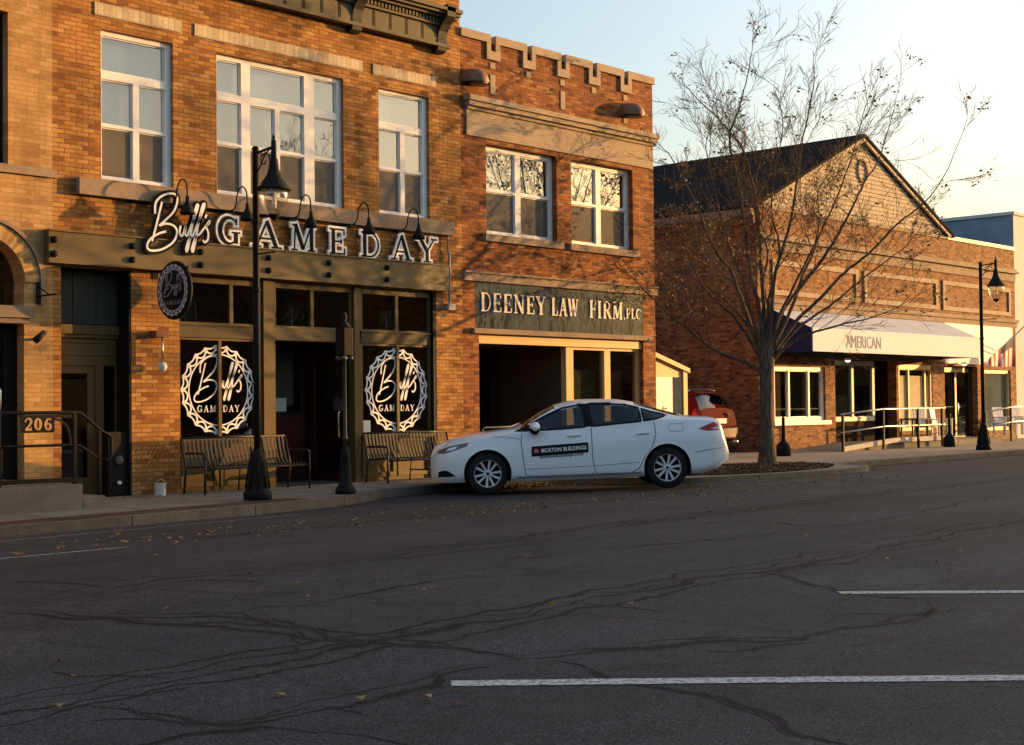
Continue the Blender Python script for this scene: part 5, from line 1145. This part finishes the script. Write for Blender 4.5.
for s_ in (1, -1):
    m = MB()
    for pl in (FWIN, RWIN, QWIN): side_strip(m, sb, s_, pl+pl[:1], .03, .001)
    side_patch(m, sb, s_, [(2.42,1.01),(2.40,1.385),(2.60,1.39),(2.61,1.03)], .004); side_patch(m, sb, s_, [(1.33,.975),(1.36,1.0),(1.62,1.095),(1.62,.995)], .0025)
    m.build('window_trim', BLACKP, sedan)
    GAP = mat('panel_gap', (.10,.105,.11), .6)
    for nm, wd_, pth in (('door_seam', .013, [(1.46,.98),(1.44,.80),(1.47,.50),(1.50,.30),(1.60,.265),(2.52,.265),(2.575,.28)]), ('door_seam', .013, [(2.56,1.0),(2.56,.55),(2.60,.30),(2.64,.27),(3.18,.27),(3.30,.34),(3.40,.52),(3.52,.68),(3.58,.86),(3.56,1.06)]),
                    ('bonnet_seam', .009, [(.98,.905),(1.2,.90),(1.42,.86)]), ('fuel_flap', .007, [(3.80,1.02),(4.02,1.02),(4.02,.90),(3.80,.90),(3.80,1.02)]), ('bumper_seam', .010, [(4.2,.56),(4.5,.60),(4.72,.62)]), ('door_crease', .008, [(1.5,.38),(2.6,.40),(3.3,.43)])):
        m = MB(); side_strip(m, sb, s_, pth, wd_, .0008, 0, .001); m.build(nm, GAP, sedan)
    for x in (2.28, 3.38):
        m = MB(); yy = sb.yz(x, .89); m.tube([(x-.10,s_*(yy+.0),.885),(x-.08,s_*(yy+.03),.888),(x+.08,s_*(yy+.03),.894),(x+.10,s_*(yy+.0),.896)], .016, 8); m.build('door_handle', PAINT, sedan)
    m = MB(); yy = sb.yz(1.62, .97)
    m.add(*[(lambda V, Fc: (V, Fc))([(1.55,s_*(yy+.02),1.0)], [])][0]) if False else None
    m.lathe([(.0,-.12),(.06,-.10),(.085,-.04),(.085,.04),(.06,.10),(.0,.12)], (1.66, s_*(yy+.11), 1.04), 12, 0, 'y'); mo = m.build('wing_mirror', PAINT, sedan)
    m = MB(); m.box(1.60, 1.70, s_*yy-.02, s_*yy+.06*s_+.02, .955, .99); m.lathe([(.07,-.10),(.078,-.02),(.07,.10)], (1.655, s_*(yy+.11), 1.0), 12, 0, 'y'); m.build('mirror_base', BLACKP, mo)
    m = MB(); side_patch(m, sb, s_, [(.09,.665),(.14,.72),(.32,.785),(.62,.83),(.60,.775),(.42,.72),(.24,.665)], .004, 0); hl = m.build('headlight', mat('headlight_glass', (.10,.11,.12), .08, coat=1.), sedan)
    m = MB(); side_patch(m, sb, s_, [(.24,.70),(.30,.75),(.44,.775),(.42,.735)], .006, 0); m.build('reflector', CHROME, hl)
    m = MB(); side_patch(m, sb, s_, [(.46,.755),(.48,.79),(.61,.822),(.59,.775)], .006, 0); m.build('indicator', mat('amber_lens', (.5,.12,.03), .2), hl)
    m = MB(); side_patch(m, sb, s_, [(.07,.29),(.13,.385),(.26,.405),(.40,.30)], .003, 0); m.build('fog_recess', BLACKP, sedan)
    m = MB(); side_patch(m, sb, s_, [(4.27,.925),(4.40,.985),(4.58,1.045),(4.66,1.045),(4.70,.90),(4.40,.895)], .005, 0); tl_ = m.build('tail_light', mat('red_lens', (.40,.010,.015), .15, coat=.5), sedan)
    m = MB(); side_patch(m, sb, s_, [(4.47,.915),(4.58,.965),(4.68,.965),(4.69,.915)], .007, 0); m.build('clear_lens', mat('clear_lens', (.6,.55,.5), .15), tl_)
    m = MB(); side_strip(m, sb, s_, [(1.36,.255),(2.2,.25),(3.2,.262),(3.33,.27)], .03, .002); m.build('sill_trim', mat('grey_trim', (.3,.3,.31), .5), sedan)
    for wx in (WB0, WB1):
        wheel(sedan, wx, s_*(sb.yz(wx, .74)-.125), .330, s_, RIM)
        m = MB(); side_strip(m, sb, s_, [(wx+.385*math.cos(a), .335+.385*math.sin(a)) for a in [PI*(-.05+1.10*i/20) for i in range(21)]], .018, .0, 0, .006); m.build('arch_lip', PAINT, sedan)
m = MB(); yb = 0
m.box(-.015, .03, -.40, .40, .46, .60); m.build('grille', BLACKP, sedan)
m = MB(); m.box(4.785, 4.805, -.26, .26, .50, .62); m.build('number_plate', mat('plate', (.6,.6,.58), .5), sedan)
# near side is -y in car space once turned (see below): door magnet on that side
MS = -1
m = MB(); side_patch(m, sb, MS, [(1.60,.575),(1.60,.735),(2.50,.775),(2.50,.615)], .0045, 0); dm = m.build('door_magnet', BLACKP, sedan)
def side_text(body, x0, x1, z0, slope, size, off, mtl, bold, parent, nm):
    vs, fs = text_mesh(body, size, bold); wm = max(v[0] for v in vs); m = MB()
    V = []
    for v in vs:
        x = x0+v[0]*(x1-x0)/wm; z = z0+v[1]+slope*(x-x0); V.append((x, MS*(sb.yz(x, z)+off), z))
    m.add(V, fs); m.build(nm, mtl, parent)
side_text('MORTON BUILDINGS', 1.75, 2.47, .635, .044, .088, .0065, LETTERW, .0022, dm, 'lettering')
side_text('mortonbuildings.com', 1.72, 2.42, .545, .044, .062, .005, BLACKP, .0012, sedan, 'web_address')
m = MB(); cx, cz, rr = 1.675, .663, .042
m.add([(cx+rr*math.cos(2*PI*i/20), MS*(sb.yz(cx, cz)+.007), cz+rr*math.sin(2*PI*i/20)) for i in range(20)], [tuple(range(20))]); lg = m.build('logo_disc', mat('logo_red', (.5,.05,.05), .5), dm)
m = MB(); ribbon(m, [(cx-.025,cz-.02),(cx-.014,cz+.02),(cx,cz-.006),(cx+.014,cz+.02),(cx+.025,cz-.02)], .009, 0, .002, 0, onside(sb, MS, .0075)); m.build('logo_mark', LETTERW, lg)
# cabin
m = MB()
for x in (2.0, 3.0):
    for y in (-.38, .38):
        ribbon(m, [(x-.1,.55),(x+.3,.58),(x+.42,.75),(x+.52,1.08)], .14, y-.24, y+.24, 0, lambda a, c, b: (a, b, c)); m.box(x+.47, x+.57, y-.13, y+.13, 1.08, 1.22)
m.box(1.35, 1.75, -.70, .70, .75, .95); m.build('seat', mat('cabin_dark', (.03,.03,.032), .8), sedan)
m = MB(); m.tube([(1.92+.06*math.sin(a)*.4, -.38+.18*math.cos(a), .93+.18*math.sin(a)) for a in [2*PI*i/20 for i in range(21)]], .014, 6); m.build('steering_wheel', BLACKP, sedan)
# place: nose towards -X/+Y, tail towards the road; the -y side faces the camera
dv = Vector((.715, -.699, 0)).normalized(); fw = Vector((16.72, 16.2, 0))
# car-space +x runs nose to tail
ang = math.atan2(dv.y, dv.x); sedan.scale = (s, s, s)
# the wheels nearest the camera stand at fw (front) and fw+dv*2.93 (rear)
side_dir = Vector((math.sin(ang), -math.cos(ang), 0))          # car-space -y in the world
yw = (sb.yz(WB0, .74)-.125+.1)*s
org = fw - dv*WB0*s - side_dir*yw
zf, zrr = 0.012, .075
pitch = math.atan2(zrr-zf, (WB1-WB0)*s)
sedan.rotation_euler = (Matrix.Rotation(ang, 3, 'Z') @ Matrix.Rotation(-pitch, 3, 'Y')).to_euler()
sedan.location = (org.x, org.y, zf - math.tan(pitch)*WB0*s)

# --- dark red SUV in the alley
suv = local(thing('parked_car', 'dark red sport utility car seen from behind in the alley by the brick wall', 'car', (0,0,0)))
SU = {
 'top': [(0,.75),(.1,.90),(.5,1.02),(1.05,1.10),(1.4,1.32),(1.85,1.58),(2.3,1.69),(3.2,1.70),(3.9,1.66),(4.12,1.60),(4.28,1.36),(4.40,1.12),(4.46,.9),(4.5,.62)],
 'bot': [(0,.32),(.3,.27),(4.1,.28),(4.5,.42)],
 'w': [(0,.60),(.15,.80),(.5,.90),(1.2,.92),(3.9,.92),(4.25,.88),(4.42,.82),(4.5,.74)],
 'sh_z': [(0,.66),(.5,.92),(1.1,1.0),(2.5,1.05),(4.1,1.10),(4.32,1.05),(4.44,.8),(4.5,.55)],
 'sh_w': [(0,.94),(4.5,.96)],
 're_z': [(0,.72),(.5,.99),(1.1,1.06),(1.8,1.48),(2.3,1.60),(3.9,1.58),(4.12,1.52),(4.28,1.30),(4.42,1.0),(4.5,.6)],
 're_w': [(0,.5),(1.1,.75),(1.85,.66),(2.3,.63),(3.9,.62),(4.12,.63),(4.3,.70),(4.45,.74),(4.5,.7)]}
vb = CarBody(SU); RPAINT = mat('dark_red_paint', (.10,.010,.009), .8, var=.03, coat=0, spec=.06)
A1 = [(1.35,1.08),(1.75,1.40),(2.1,1.53),(2.35,1.54),(2.37,1.10)]; A2 = [(2.45,1.10),(2.44,1.55),(3.15,1.53),(3.2,1.12)]; A3 = [(3.28,1.13),(3.27,1.52),(3.85,1.46),(3.98,1.17)]
car_body(suv, vb, 4.5, (.88, 3.55), (.36,.40), [('front_window',A1),('rear_door_window',A2),('quarter_window',A3),('windscreen',(1.2,1.8)),('rear_window',(4.10,4.34))], RPAINT, glass('suv_glass', (.25,.27,.28), 1.3, base=.04), dx=.05)
for s_ in (1, -1):
    m = MB(); side_patch(m, vb, s_, [(4.20,1.10),(4.27,1.36),(4.33,1.30),(4.42,1.02),(4.43,.84),(4.30,.88)], .006); m.build('tail_light', mat('red_lens', (.32,.012,.015), .12), suv)
    for wx in (.88, 3.55): wheel(suv, wx, s_*(vb.yz(wx,.8)-.125), .36, s_, RIM)
    m = MB(); yy = vb.yz(1.6, 1.08); m.lathe([(0,-.11),(.08,-.08),(.09,.06),(0,.11)], (1.62, s_*(yy+.11), 1.14), 10, 0, 'y'); m.build('wing_mirror', RPAINT, suv)
    m = MB(); m.tube([(2.2, s_*.56, 1.70),(2.4, s_*.56, 1.73),(3.7, s_*.56, 1.72),(3.9, s_*.56, 1.68)], .016, 6); m.build('roof_rail', CHROME, suv)
m = MB()
for i in range(12):
    y0, y1 = -.84+1.68*i/12, -.84+1.68*(i+1)/12; q = lambda y: 4.62-.16*abs(y/.84)**3
    m.add([(4.34,y0,.44),(4.34,y1,.44),(q(y1)-.04,y1,.46),(q(y0)-.04,y0,.46),(4.34,y0,.72),(4.34,y1,.72),(q(y1),y1,.70),(q(y0),y0,.70)], [(0,1,2,3),(7,6,5,4),(3,2,6,7)], 0, False)
m.build('bumper', mat('chrome_bumper', (.45,.40,.36), .25, metal=.9), suv)
m = MB(); m.box(4.49, 4.515, -.24, .24, .82, .95); m.build('number_plate', mat('plate', (.6,.6,.58), .5), suv)
m = MB(); ribbon(m, [(-.02,.99),(.05,1.05),(.0,1.08),(-.06,1.05),(-.10,1.10)], .045, 0, .02, 0, lambda a, c, b: (4.47+b-.35*(c-1.0), .45+a, c)); m.build('bumper_sticker', BLACKP, suv)
m = MB(); m.tube([(4.3,.5,.36),(4.66,.5,.34)], .04, 10); m.build('exhaust_pipe', CHROME, suv)
m = MB()
for y in (-.4, .4): ribbon(m, [(3.0,.6),(3.4,.62),(3.55,1.1)], .14, y-.25, y+.25, 0, lambda a, c, b: (a, b, c)); m.box(3.5, 3.6, y-.14, y+.14, 1.12, 1.3)
m.build('seat', mat('cabin_dark', (.03,.03,.032), .8), suv)
# local +x is nose to tail: tail faces the street (-Y)
suv.rotation_euler = (0, 0, R(-90)); suv.location = (30.85, 25.95, .13)

# ------------------------------------------------------------------ street tree
TB = Vector((25.33, 16.47, .13))
def bark_mat():
    m, t, p = base_mat('bark'); tc = nn(t, 'ShaderNodeTexCoord'); mp = nn(t, 'ShaderNodeMapping'); mp.inputs['Scale'].default_value = (26, 26, 4.5); t.links.new(tc.outputs['Object'], mp.inputs[0])
    n = nn(t, 'ShaderNodeTexNoise', Scale=1., Detail=6., Roughness=.7); t.links.new(mp.outputs[0], n.inputs['Vector'])
    r = ramp(t, [(.32, (.035,.026,.019)), (.5, (.115,.085,.060)), (.68, (.21,.155,.11))]); t.links.new(n.outputs[0], r.inputs[0]); t.links.new(r.outputs[0], p.inputs['Base Color'])
    p.inputs['Roughness'].default_value = .95; p.inputs['Specular IOR Level'].default_value = .1
    bu = nn(t, 'ShaderNodeBump', Strength=.9, Distance=.03); t.links.new(n.outputs[0], bu.inputs['Height']); t.links.new(bu.outputs[0], p.inputs['Normal']); return m
BARK = bark_mat()
LIMBS = [  # (metres across, metres up) from the foot of the trunk, how far the tip leans towards (-) or away from (+) the street, radius
 ([(0.02,1.8),(-0.2,2.05),(-0.54,2.22),(-0.91,2.34),(-1.23,2.5),(-1.57,2.74),(-1.82,2.93),(-2.06,3.08),(-2.52,3.51),(-2.88,3.85),(-3.29,4.27)], -1.6, 0.062),
 ([(-0.08,2.3),(-0.26,2.86),(-0.46,3.51),(-0.63,4.08),(-0.89,4.49),(-1.09,4.92),(-1.27,5.49),(-1.53,6.14),(-1.8,6.67),(-2.1,7.05)], 1.2, 0.07),
 ([(-0.02,2.3),(-0.14,3.33),(-0.3,3.98),(-0.4,4.73),(-0.5,5.39),(-0.63,6.14),(-0.77,6.75),(-0.54,7.46),(-0.38,8.12),(-0.3,8.68)], -0.8, 0.064),
 ([(0.02,2.3),(-0.02,3.33),(-0.06,4.27),(-0.08,5.2),(-0.22,6.14),(-0.38,6.75),(-0.83,7.35),(-1.27,7.8),(-1.63,8.3)], 0.6, 0.06),
 ([(0.06,2.3),(0.12,3.33),(0.22,4.17),(0.46,5.02),(0.58,5.86),(0.67,6.71),(0.85,7.61),(0.81,8.36)], -1.3, 0.06),
 ([(0.1,2.39),(0.38,3.23),(0.75,3.7),(1.31,4.36),(1.69,4.92),(2.08,5.58),(2.34,6.05),(2.68,6.52),(2.96,7.18),(3.23,8.02)], 1.5, 0.066),
 ([(0.14,2.35),(0.56,2.95),(1.09,3.48),(1.55,3.98),(2.08,4.42),(2.54,4.92),(2.94,5.24),(3.33,5.77),(3.73,6.8)], -1.7, 0.056),
 ([(0.14,2.22),(0.5,2.57),(0.89,2.76),(1.45,2.91),(2.0,3.04),(2.48,3.21),(3.13,3.59)], -0.9, 0.045),
 ([(-0.1,2.22),(-0.38,2.67),(-0.77,3.14),(-1.17,3.42),(-1.57,3.85),(-1.88,4.55),(-2.12,5.3)], -2.2, 0.05),
 ([(0.02,2.48),(0.16,3.14),(0.06,3.85),(0.22,4.55),(0.06,5.2),(0.02,5.96),(-0.1,6.71),(0.06,7.37)], 2.2, 0.05),
 ([(0.14,2.48),(0.65,3.42),(0.89,3.98),(1.21,4.55),(1.41,5.2),(1.49,5.96),(1.88,6.52),(2.08,7.08)], 2.3, 0.05),
 ([(0.06,2.39),(0.3,3.14),(0.65,3.85),(1.09,4.73),(1.45,5.49),(1.77,6.33),(2.0,7.18),(2.24,7.84)], -0.4, 0.046),
 ([(-0.06,2.39),(-0.3,3.14),(-0.5,3.85),(-0.77,4.45),(-1.01,5.2),(-1.21,5.96),(-1.33,6.61),(-1.03,7.37)], -1.4, 0.044),
 ([(0.18,2.3),(0.65,2.86),(1.41,3.36),(2.04,3.85),(2.74,4.36),(3.23,4.73),(3.79,5.49)], 0.8, 0.044),
 ([(0.02,2.48),(0.1,3.51),(0.34,4.45),(0.18,5.39),(0.3,6.33),(0.46,7.18),(0.3,8.02)], 0.2, 0.046),
 ([(-0.06,2.57),(-0.5,3.23),(-0.89,3.7),(-1.33,4.08),(-1.77,4.42),(-2.04,4.92)], 2.3, 0.042)]
def limb_pts(L, dep):
    n = len(L)
    return [TB + Rh*u + UP*v + Fh*(dep*(i/(n-1))**1.2) for i, (u, v) in enumerate(L)]
def grow_tree():
    r_ = random.Random(5); cm = MB(); leaves = []
    def twig(p, d, ln, rad, lvl):
        n = 4 if lvl else 5; pts = [p]; q = p.copy(); dd = d.normalized()
        for i in range(n):
            dd = (dd + Vector((r_.uniform(-1,1), r_.uniform(-1,1), r_.uniform(-.9,1)))*.19 + UP*.015).normalized(); q = q + dd*ln/n; pts.append(q.copy())
        cm.tube(pts, [max(.0032, rad*(1-.75*i/n)) for i in range(n+1)], 4 if lvl else 5, 0, False)
        if lvl < 3:
            for i in range(1, n+1):
                for _ in range(1 if lvl == 0 and i < 3 else r_.choice((1, 1, 1, 2)) if lvl == 0 else (r_.choice((0, 1, 1)) if lvl == 1 else r_.choice((0, 0, 0, 0, 1)))):
                    a = (dd + Vector((r_.uniform(-1,1), r_.uniform(-1,1), r_.uniform(-.6,.8)))*.75).normalized(); twig(pts[i], a, ln*r_.uniform(.42,.75), rad*.5, lvl+1)
        if r_.random() < .5: leaves.append((pts[-1], lvl))
    for li, (L, dep, rad) in enumerate(LIMBS):
        P = catmull(limb_pts(L, dep), 5); n = len(P)
        P = [p + Vector((r_.uniform(-1,1), r_.uniform(-1,1), r_.uniform(-1,1)))*.012 for p in P]
        cm.tube(P, [max(.005, .90*rad*(1-.90*(i/(n-1))**.8)) for i in range(n)], 7, 0, False)
        st = max(2, n//4)
        for i in range(st, n, 1):
            if r_.random() < (.24 if li == 0 else .34 if li == 7 else .56)*(1-.15*(i/n)):
                d = (P[min(i+1,n-1)]-P[i-1]).normalized(); a = (d*.85 + UP*.05 + Vector((r_.uniform(-1,1), r_.uniform(-1,1), r_.uniform(-.7,.7)))*1.0).normalized()
                twig(P[i], a, r_.uniform(.7, 2.0)*(1-.66*i/n), max(.006, rad*(1-.9*(i/n)**.6)*.36), 0)
    return cm, leaves
tr = thing('street_tree', 'nearly leafless street tree with spreading limbs in the mulched kerb island', 'tree', TB)
m = MB(); tp = [TB+Vector((0,0,-.05)), TB+UP*.05, TB+UP*.35, TB+UP*1.0+Rh*-.01, TB+UP*1.8+Rh*.01, TB+UP*2.25+Rh*.02, TB+UP*2.65+Rh*.03]
m.tube(tp, [.26,.205,.165,.15,.145,.165,.14], 14); m.build('trunk', BARK, tr)
cm, lv = grow_tree(); cm.build('crown', BARK, tr)
def leaf_cloud(lv, seed):
    r_ = random.Random(seed); m = MB()
    for p, lvl in lv:
        u = (p-TB).dot(Rh); z = p.z
        low = z < 5.6; prob = .36 if (low and -2.4 < u < 1.0) else (.14 if low else .07)
        if r_.random() > prob: continue
        for _ in range(r_.randint(2, 6) if low else r_.randint(3, 8)):
            c = p + Vector((r_.uniform(-1,1), r_.uniform(-1,1), r_.uniform(-1,.4)))*.11
            a = Vector((r_.uniform(-1,1), r_.uniform(-1,1), r_.uniform(-1,.4))).normalized(); b = a.orthogonal().normalized(); c2 = a.cross(b)
            l, w_ = r_.uniform(.06,.11), r_.uniform(.022,.042)
            m.add([c, c+a*l*.5+b*w_+c2*.008, c+a*l, c+a*l*.5-b*w_+c2*.008], [(0,1,2),(0,2,3)], r_.choice((0,0,1,2)))
    return m
LEAFM = [mat('rust_crown_leaf', (.30,.14,.05), .7, var=.3), mat('yellow_leaf', (.28,.17,.04), .7, var=.3), mat('brown_leaf', (.18,.10,.05), .8, var=.3)]
leaf_cloud(lv, 3).build('leaf', LEAFM, tr)
def far_tree(x, y, sc_, rz, lab):
    t = copy_tree(tr); t.location = (x, y, .13); t.scale = (sc_,)*3; t.rotation_euler = (0,0,rz); tag(t, lab, 'tree')
far_tree(33.5, -5.0, 1.3, 2.4, 'large bare tree at the edge of the square, reflected in the bar windows')
far_tree(90, -11, 1.0, 3.4, 'unseen bare tree added across the street toward the low sun to dapple the shop fronts')  # added to mottle and darken the sun on the ground floor
far_tree(70, -9, 1.4, 1.9, 'bare tree on the strip of lawn across the street, far to the right')
far_tree(12, -11, 1.4, .4, 'bare tree on the strip of lawn just behind the viewer')
#far_tree(52., -3.6, 1.35, 2.4, 'bare tree on the near pavement farther along the street')

# mulch, fallen leaves
def flake_field(name, n, fn, mats_, size, seed, lift=.006):
    r_ = random.Random(seed); m = MB()
    for _ in range(n):
        x, y, z = fn(r_); a = r_.uniform(0, 2*PI); l = r_.uniform(*size); w_ = l*r_.uniform(.4,.8); t0 = r_.uniform(0,.5)*l; t1 = r_.uniform(0,.35)*l
        ca, sa = math.cos(a), math.sin(a); P = lambda u, v, h: (x+u*ca-v*sa, y+u*sa+v*ca, z+lift+h)
        m.add([P(-l/2,0,t0), P(0,-w_/2,0), P(l/2,0,t1), P(0,w_/2,t0*.4)], [(0,1,2),(0,2,3)], r_.randrange(len(mats_)))
    return stuff(m.build(name, mats_))
def in_island(r_):
    while True:
        x, y = r_.uniform(21.2, 26.9), r_.uniform(14.95, 17.6)
        if ((x-24)/2.9)**2+((y-16.25)/1.25)**2 < 1: return x, y, .14+.06*(1-((x-24)/2.9)**2-((y-16.25)/1.25)**2)
m = MB(); n1, n2 = 14, 40; vs = []
for i in range(n1+1):
    for j in range(n2):
        q = i/n1; a = 2*PI*j/n2; x, y = 24+2.9*q*math.cos(a), 16.25+1.25*q*math.sin(a); vs.append((x, y, .132+.07*(1-q*q)+random.Random(i*99+j).uniform(0,.02)))
m.add(vs, [(i*n2+j, i*n2+(j+1)%n2, (i+1)*n2+(j+1)%n2, (i+1)*n2+j) for i in range(n1) for j in range(n2)], 0, False)
stuff(m.build('mulch_bed', mat('mulch', (.055,.032,.02), .95, var=.5, vs=30, bump=.6, bs=50)))
LEAF_G = [mat('rust_leaf', (.16,.07,.025)), mat('yellow_leaf', (.28,.17,.04)), mat('tan_leaf', (.30,.21,.09), .8, var=.3)]
flake_field('mulch_chips', 2600, in_island, [mat('chip_dark', (.05,.03,.02), .9), mat('chip_red', (.10,.05,.03), .9), LEAF_G[0]], (.04,.12), 1)
def gutter(r_):
    k = r_.random()
    if k < .30: x = r_.uniform(17.3, 20.4); y = 17.3-abs(r_.gauss(0,.16)) ; return x, y, .0
    if k < .50: x = r_.uniform(21, 27.6); return x, 14.62-abs(r_.gauss(0,.22)) if x < 26 else 14.9+r_.uniform(-.4,.5), .02
    if k < .56: return r_.uniform(26.6, 28.6), r_.gauss(15.2,.3), .012
    x = r_.uniform(5, 24); y = 12.0+abs(r_.gauss(0,1.3)); y = min(y, 14.7); return x, y, zr(y)+.004
flake_field('fallen_leaves', 900, gutter, LEAF_G, (.035,.085), 2)
def bay(r_):
    x = r_.uniform(17.0, 20.2); y = 17.36-abs(r_.gauss(0,.10)); return x, y, r_.uniform(0,.05)
flake_field('kerb_leaves', 1500, bay, LEAF_G, (.04,.09), 9)
def loose(r_):
    y = r_.uniform(3.5, 13); x = r_.uniform(3, 26); return x, y, zr(y)+.006
flake_field('loose_leaves', 150, loose, LEAF_G, (.035,.07), 4)
def walk(r_): return r_.uniform(9, 26), r_.uniform(17.4, 19.3), .132
flake_field('pavement_leaves', 260, walk, LEAF_G, (.03,.07), 6)
